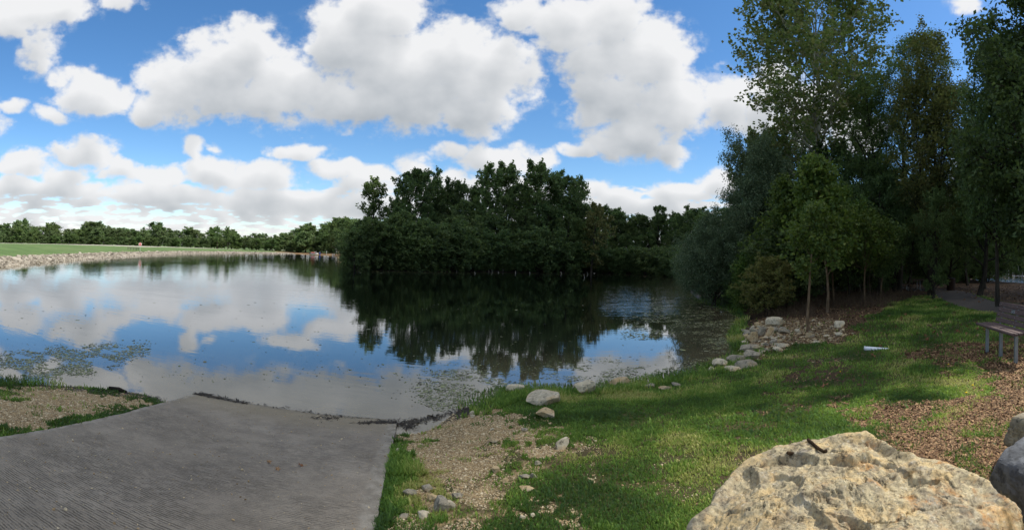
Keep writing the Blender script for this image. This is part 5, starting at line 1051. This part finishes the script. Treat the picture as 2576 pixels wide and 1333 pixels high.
for q in range(62):
    px, py = spots[q] if q < len(spots) else (RT.uniform(2190, 2480), 748 + 105 * RT.rand() ** 1.2)
    x, y, z = hit(px, py); W, *_ = zones(np.array([x]), np.array([y]), np.array([z]))
    if q >= len(spots) and (W['mulch'][0] or W['litter'][0] or z < .4): continue
    r = math.hypot(x, y); s = RT.uniform(.55, 1.05) * (1 + r / 40); o = obj('fallen_leaf', LMS[q % 5], None, (x, y, hz(x, y) + .035), 'dry curled orange brown leaf lying on the shaded lawn', 'leaf', 'dry leaves scattered over the lawn'); o.scale = (s, s, s * 1.6); o.rotation_euler = (RT.normal(0, .5), RT.normal(0, .5), RT.rand() * 6.28)
for px, py, lb in [(678, 1158, 'small brown curled leaf on the middle of the ramp'), (1021 * .74, 1166, 'rusty leaf on the ramp right of centre'), (698, 1176, 'dark flattened leaf on the ramp')]:
    x, y = gp(px, py, .45); u, v = ramp_uv(x, y); x, y = gp(px, py, RS * v); u, v = ramp_uv(x, y); o = obj('fallen_leaf', LMS[0], None, (x, y, RS * v + .004), lb, 'leaf'); o.scale = (.45, .45, .8); o.rotation_euler = (.2, .3, px)
dm = simple('dandelion_yellow', '#e8c518', .6, .2, .1); st = simple('flower_stem', '#4f6b30')
for px, py, lb in [(2447, 983, 'yellow dandelion in the grass left of the tan boulder'), (2431, 1003, 'yellow dandelion slightly nearer the cream boulder'), (2386, 928, 'small yellow flower at the grass tongue by the mulch'), (2114, 946, 'tiny yellow flower in the middle of the lawn')]:
    x, y, z = hit(px, py); e = obj('dandelion', None, None, (x, y, hz(x, y)), lb, 'flower'); MB().tube([[0, 0, 0], [.004, 0, .05], [.0, .004, .085]], .0022, 5).build('stem', st, e); V, F = ico(2); V = V * [.017, .017, .008] * (1 + .15 * np.sin(9 * np.arctan2(V[:, 1], V[:, 0])))[:, None] + [0, .004, .088]; obj('flower_head', mesh('flower_head', V, F, [dm]), e)
# white pipe half sunk in the grass
x0, y0, z0 = hit(2176, 882); x1, y1, z1 = hit(2242, 877); d = np.array([x1 - x0, y1 - y0]); L = np.hypot(*d); zz0 = hz(x0, y0); zz1 = hz(x1, y1)
wp = simple('white_plastic', '#e6eaec', .35, .5, .04, 3); e = obj('drain_pipe', None, None, (x0, y0, zz0), 'white plastic pipe end lying half sunk in the lawn', 'pipe'); ns = 20; t = np.linspace(0, 1, 12)
P = np.stack([t * (x1 - x0), t * (y1 - y0), (zz1 - zz0) * t + .055 - .10 * t], 1); MB().tube(P, np.full(12, .056), ns).build('pipe', wp, e, smooth=True)
q = P[0]; dd = (P[0] - P[1]) / np.linalg.norm(P[0] - P[1]); MB().tube([q + dd * .004, q + dd * .02 - [0, 0, 0]], [.063, .061], ns).build('rim', wp, e, smooth=True)

# ------------------------------------------------------------------ bench
wood = NM('bench_board', .75, .3); n = wood.noise(3, 6, .6, wood.mapv(wood.tc(), (3, 24, 24))); wood.base(wood.mix(wood.ramp(n, [(.35, 0), (.65, 1)]), lin('#4b3f3d'), lin('#6a5a56'))); wood.norm(wood.bump(n, .4, .01)); wood = wood.m
galv = simple('galvanised_steel', '#8b9499', .45, .5, .10, 10, .6); scr = simple('screw', '#c9cdd0', .3, .6, .05, 5, .9)
Apx, Bpx = (2458, 811), (2542, 837)
zs = .95 + .42; A2 = gp(*Apx, zs); B2 = gp(*Bpx, zs); ax = B2 - A2; ax /= np.hypot(*ax); bk = np.array([-ax[1], ax[0]]); 
if bk[0] < 0: bk = -bk
LB = 1.83; org = A2; zg = hz(*(A2 + bk * .25 + ax * .9)); zoff = zs
def bench_M(): # local x along the bench, y to the back, z up; mirrored frames are avoided by choosing x from near to far
    xa = -ax; return org + ax * LB, xa
O, xa = bench_M(); 
if xa[0] * bk[1] - xa[1] * bk[0] < 0: O, xa = org, ax
rotz = math.atan2(xa[1], xa[0]); farx = 0 if np.allclose(O, org) else LB
e = obj('park_bench', None, None, (O[0], O[1], zs), 'dark brown slatted park bench on grey steel posts with a small black plaque', 'bench'); e.rotation_euler = (0, 0, rotz)
for k_, (yy, zz, w_) in enumerate([(.055, -.03, .09), (.16, -.022, .10), (.27, -.024, .10), (.38, -.03, .10)]): MB().box((LB / 2, yy, zz), (LB, w_, .055), rx(.0 + .03 * k_), .012).build('seat_slat', wood, e)
MB().tube([[0, .01, -.028], [LB, .01, -.028]], .034, 12).build('seat_slat', wood, e)
tl = .26; bslat = []
for k_ in range(4):
    s_ = .07 + k_ * .118; yy = .45 + s_ * sin(tl); zz = .0 + s_ * cos(tl); b = MB().box((LB / 2, yy, zz), (LB, .032, .104), rx(-tl), .010).build('back_slat', wood, e)
    m_ = MB()
    for xx in (.12, LB * .5, LB - .12): c = np.array([xx, yy - .018 * cos(tl), zz + .018 * sin(tl)]); MB().tube([c, c + [0, -.006, .001]], .008, 8).build('screw', scr, b)
    bslat.append(b)
pl = simple('plaque_black', '#0d1214', .35, .5, .05); wt = simple('plaque_lettering', '#c9d2d6', .5, .3, .03)
s_ = .07 + 2 * .118; dpx = .78 if farx == 0 else LB - .78; c = np.array([dpx, .45 + s_ * sin(tl) - .019 * cos(tl), s_ * cos(tl) + .019 * sin(tl)]); Rp = rx(-tl)
pq = MB().box(c, (.13, .006, .085), Rp).build('plaque', pl, bslat[2]); m_ = MB()
for i_, (ln, zz) in enumerate([(.06, .026), (.085, .008), (.05, -.010), (.095, -.026)]):
    nseg = max(2, int(ln / .014)); 
    for g_ in range(nseg): m_.box(c + Rp @ np.array([-ln / 2 + (g_ + .5) * ln / nseg, -.0042, zz]), (ln / nseg * .7, .001, .007), Rp)
for sx in (-.066, .066): m_.box(c + Rp @ np.array([sx, -.002, 0]), (.003, .008, .086), Rp)
m_.build('lettering', wt, pq)
gz = min(hz(*(A2 + bk * .2)), zg) - zs
for xx in (.22, LB / 2 + .02, LB - .2):
    m_ = MB(); m_.box((xx, .16, (gz - .1 - .055) / 2), (.065, .065, -(gz - .1) - .055), None, .006); m_.build('post', galv, e)
    m_ = MB(); m_.box((xx, .24, -.068), (.05, .36, .022), None); b0 = np.array([xx, .47, -.05]); m_.box((xx, .47 + .20 * sin(tl), .19), (.05, .022, .52), rx(-tl)); m_.build('bracket', galv, e)
# picnic table by the woods
x, y, z = hit(2310, 733); th = math.atan2(x, y); e = obj('picnic_table', None, None, (x, y, hz(x, y)), 'brown picnic table with curved metal pipe legs in the deep shade by the path', 'picnic table'); e.rotation_euler = (0, 0, -th)
twd = simple('table_board', '#5a4a3c', .8, .2, .2, 6); tg = simple('pipe_steel', '#8f9496', .4, .5, .06, 8, .6)
for i_ in range(5): MB().box((-.30 + i_ * .15, .9, .75), (.14, 1.8, .04), None, .008).build('table_board', twd, e)
for sx in (-.68, .68):
    for i_ in range(2): MB().box((sx + (i_ - .5) * .14, .9, .44), (.13, 1.8, .04), None, .008).build('bench_board', twd, e)
for yy in (.35, 1.45):
    for sx in (-1, 1):
        P = [(.10 * sx, yy, .73), (.11 * sx, yy, .10), (.16 * sx, yy, .035), (.25 * sx, yy, .025), (.62 * sx, yy, .025), (.74 * sx, yy, .05), (.79 * sx, yy, .13), (.76 * sx, yy, .42), (.60 * sx, yy, .42)]
        MB().tube(P, .024, 8).build('pipe_leg', tg, e, smooth=True)
MB().box((0, .9, .3), (.04, 1.2, .04)).build('brace', tg, e)
# squat litter bin beyond the path
x, y, z = hit(2392, 731); e = obj('litter_bin', None, None, (x, y, hz(x, y)), 'squat dark brown litter bin standing where the path meets the woods', 'bin'); mb = MB(); bm_ = simple('bin_board', '#3b2a22', .8, .2, .2)
for q in range(14): a = q / 14 * 2 * pi; mb.box((.27 * cos(a), .27 * sin(a), .42), (.03, .105, .82), rz(a), .004)
mb.build('body', bm_, e); MB().tube([[0, 0, .80], [0, 0, .86], [0, 0, .90]], [.31, .31, .2], 18).build('lid', simple('bin_lid', '#2a2220', .6), e)

# ------------------------------------------------------------------ across the water
def far_empty(name, px, r, label, cat, group=None, py=None):
    x, y, _ = at_r(px, r); e = obj(name, None, None, (x, y, max(hz(x, y), .05)), label, cat, group); e.rotation_euler = (0, 0, -math.atan2(x, y)); return e
red = simple('sign_red', '#b3202a', .5, .3, .05); wht = simple('white_paint', '#e8e6e0', .6, .3, .05); dkp = simple('dark_paint', '#2a2725', .7, .2, .2); grypo = simple('post_grey', '#a9aca6', .6, .3, .1)
e = far_empty('stop_sign', 352, 108, 'red octagonal stop sign on a grey post at the crest of the dam', 'sign')
zc = 1.55; MB().box((0, 0, (zc + .4) / 2), (.07, .05, zc + .5), None).build('post', grypo, e)
def octo(r, y0, y1):
    a = (np.arange(8) + .5) / 8 * 2 * pi; V = [[r * cos(t), y, zc + .1 + r * sin(t)] for y in (y0, y1) for t in a]; return V
V = octo(.40, -.05, -.03); f8 = [np.arange(8)[None], np.arange(8, 16)[::-1][None]]; q4 = np.array([[i, (i + 1) % 8 + 0, (i + 1) % 8 + 8, i + 8] for i in range(8)])[:, ::-1]
rim = obj('border', mesh('border', V, f8 + [q4], [wht]), e); V = octo(.365, -.054, -.045); pan = obj('panel', mesh('panel', V, f8 + [q4], [red]), e)
fc = bpy.data.curves.new('lettering', 'FONT'); fc.body = 'STOP'; fc.size = .34; fc.align_x = 'CENTER'; fc.align_y = 'CENTER'; fc.extrude = .004; fc.offset = .006; fo = bpy.data.objects.new('tmp', fc); dg = bpy.context.evaluated_depsgraph_get(); scene.collection.objects.link(fo); dg.update(); mt_ = bpy.data.meshes.new_from_object(fo.evaluated_get(dg)); bpy.data.objects.remove(fo)
mt_.materials.clear(); mt_.materials.append(wht); o = obj('lettering', mt_, pan, (0, -.060, zc + .1)); o.rotation_euler = (pi / 2, 0, 0)
e = far_empty('rail_barrier', 335, 109, 'low dark rail barrier beside the stop sign on the dam', 'barrier'); rw = simple('weathered_rail', '#5d5a52', .85, .2, .2)
for i_ in range(5): MB().box((-1.3 + i_ * .65, 0, .35), (.12, .12, .75)).build('post', rw, e)
for zz in (.42, .68): MB().box((0, -.075, zz), (2.9, .03, .12)).build('rail', rw, e)
for px in (365, 372, 1110 * .0 + 388): pass
# beach: boat, kiosk, shed, barrel, bollards
RB_ = 168
e = far_empty('pontoon_boat', 789, RB_ + 2, 'small red and white boat pulled up on the far beach', 'boat')
n_ = 13; xs = np.linspace(-1.6, 1.6, n_); prof = []
for xx in xs:
    w_ = .62 * (1 - max(0, xx / 1.6) ** 2.6) * (1 if xx > -1.5 else .9) + .03; k_ = .12 * max(0, xx / 1.6) ** 2
    prof.append([[xx, -w_, .62 + k_], [xx, -w_ * .75, .25 + k_], [xx, 0, .08 + k_ * 2], [xx, w_ * .75, .25 + k_], [xx, w_, .62 + k_]])
V = np.array(prof).reshape(-1, 3); F = np.array([[i * 5 + j, i * 5 + j + 1, i * 5 + 5 + j + 1, i * 5 + 5 + j] for i in range(n_ - 1) for j in range(4)]); dk_ = np.array([[i * 5, i * 5 + 5, i * 5 + 9, i * 5 + 4] for i in range(n_ - 1)])
obj('hull', mesh('hull', V, [np.vstack([F, dk_]), np.array([[0, 1, 2, 3, 4]])], [wht]), e)
MB().box((-.35, 0, .80), (1.5, .9, .30), None, .10).build('deck_cover', simple('faded_red', '#a8484c', .7), e); MB().box((.55, 0, 1.12), (1.0, 1.0, .08), ry(-.25), .03).build('canopy', wht, e); MB().box((-1.62, 0, .7), (.22, .28, .6), None, .05).build('motor', dkp, e)
e = far_empty('information_kiosk', 846, RB_ + 2, 'dark notice board kiosk with a white gable roof on the far beach', 'kiosk')
for sx in (-.5, .5): MB().box((sx, 0, .95), (.12, .12, 1.9)).build('post', dkp, e)
bd = MB().box((0, 0, 1.2), (.9, .08, 1.3)).build('board', dkp, e); m_ = MB()
for zz in (1.62, 1.22, .86): m_.box((0, -.045, zz), (.6, .01, .16))
m_.build('notice', wht, bd)
MB().box((-.36, 0, 2.14), (.95, .5, .09), ry(-.75)).box((.36, 0, 2.14), (.95, .5, .09), ry(.75)).build('roof', wht, e)
shw = simple('tan_siding', '#9a8b70', .85, .2, .2, 3)
e = far_empty('beach_hut', 860, RB_ + 4, 'tan plank hut on a low deck beside the kiosk on the far beach', 'hut')
m_ = MB()
for i_ in range(12): m_.box((-1.5 + i_ * .265, 0, 1.15), (.25, .06, 1.7))
m_.box((-1.5, 1.0, 1.15), (.06, 2, 1.7)); m_.box((1.5, 1.0, 1.15), (.06, 2, 1.7)); m_.build('wall', shw, e); MB().box((0, 1, 2.06), (3.5, 2.5, .1), rx(.08)).build('roof', dkp, e); MB().box((-.2, -.5, .22), (4.4, 3.6, .14)).build('deck', shw, e); MB().box((.9, -.04, 1.05), (.6, .04, 1.4)).build('door', dkp, e)
for px, lb in [(836, 'left pale bollard in front of the beach hut'), (840, 'right pale bollard in front of the beach hut')]:
    e = far_empty('bollard', px, RB_ - 3, lb, 'bollard'); MB().tube([[0, 0, -.1], [0, 0, .62], [0, 0, .7]], [.13, .13, .07], 10).build('post', wht, e)
e = far_empty('barrel', 804, RB_ + 6, 'blue plastic barrel standing behind the boat on the far beach', 'barrel'); MB().tube([[0, 0, 0], [0, 0, .1], [0, 0, .5], [0, 0, .9], [0, 0, 1.0]], [.27, .31, .33, .31, .27], 14).build('body', simple('blue_plastic', '#26407c', .4, .5, .05), e, smooth=True); MB().tube([[0, 0, 1.0], [0, 0, 1.05]], .28, 14).build('lid', wht, e)
e = far_empty('sign_post', 821, RB_ + 2, 'thin pale sign post between the barrel and the hut', 'post'); MB().box((0, 0, .7), (.12, .08, 1.5)).build('post', grypo, e); MB().box((0, -.05, 1.25), (.3, .03, .45)).build('panel', grypo, e)
# stakes and dead stems standing in the water before the island
STK = [(965, 676, 34, 1), (972, 680, 6, 0), (1019, 681, 15, 0), (1026, 681, 7, 0), (1036, 680, 7, 0), (1055, 682, 18, 0), (1064, 682, 8, 0), (1078, 682, 34, 0), (1110, 683, 13, 0), (1130, 681, 14, 0), (1149, 684, 8, 0), (1195, 688, 8, 0), (1230, 684, 8, 0), (1238, 685, 8, 0), (1254, 686, 4, 0), (1265, 684, 26, 0), (1297, 688, 8, 0), (1333, 688, 7, 0), (1412, 689, 7, 0), (1478, 690, 6, 0), (1470, 698, 8, 0), (943, 675, 6, 0), (938, 676, 5, 0)]
for px, py, hpx, bend in STK:
    x, y = gp(px, py, 0); r = math.hypot(x, y); hh = max(hpx / F0 * r * RT.uniform(.6, 1.1), .2); w_ = .032 if hpx < 20 else .05
    MB().tube([[0, 0, -.5], [.02, 0, 0], [-.03 - bend * .25, 0, hh * .6], [-.06 - bend * .7, .05, hh]], [w_ * 1.1, w_, w_ * .8, w_ * .45], 7).build('drowned_sapling' if hpx > 12 else 'stump', snag, loc=(x, y, 0), label='bleached bare stem rising from the water before the island' if hpx > 12 else 'short broken stump poking out of the water before the island', cat='stem' if hpx > 12 else 'stump', group='bleached stems before the island' if hpx > 12 else 'broken stumps before the island')
# dead grass and brush at the foot of the woods
n = 9000; X, Y, Z, px, py = sample_px(n, 1870, 2330, 738, 800, rs); W, d, tag, ins, _, _ = zones(X, Y, Z); k = W['litter'] & ~ins & ((py < 775) | (px < 2050)); X, Y, Z = X[k], Y[k], Z[k]; n = len(X)
hh = rs.uniform(.12, .6, n) * (1 - .6 * rs.rand(n)); a = rs.rand(n) * 6.28; l = rs.uniform(.05, .9, n); P = np.zeros((n, 3, 3)); P[:, 0] = np.stack([X, Y, Z], 1); P[:, 1] = P[:, 0] + np.stack([np.cos(a) * l * hh * .4, np.sin(a) * l * hh * .4, hh * .6], 1); P[:, 2] = P[:, 0] + np.stack([np.cos(a) * l * hh, np.sin(a) * l * hh, hh * (1.05 - .3 * l)], 1)
V, F = tubes(P, np.tile([.007, .006, .003], (n, 1)), 3); obj('dead_brush', mesh('dead_brush', V, F, [pebble_mat('dead_brush', ['#4b3c2e', '#75614c'])], {'rnd': np.repeat(rs.rand(n), 9)}), kind='stuff', label='dry brown brush and dead grass at the foot of the woods', cat='brush')
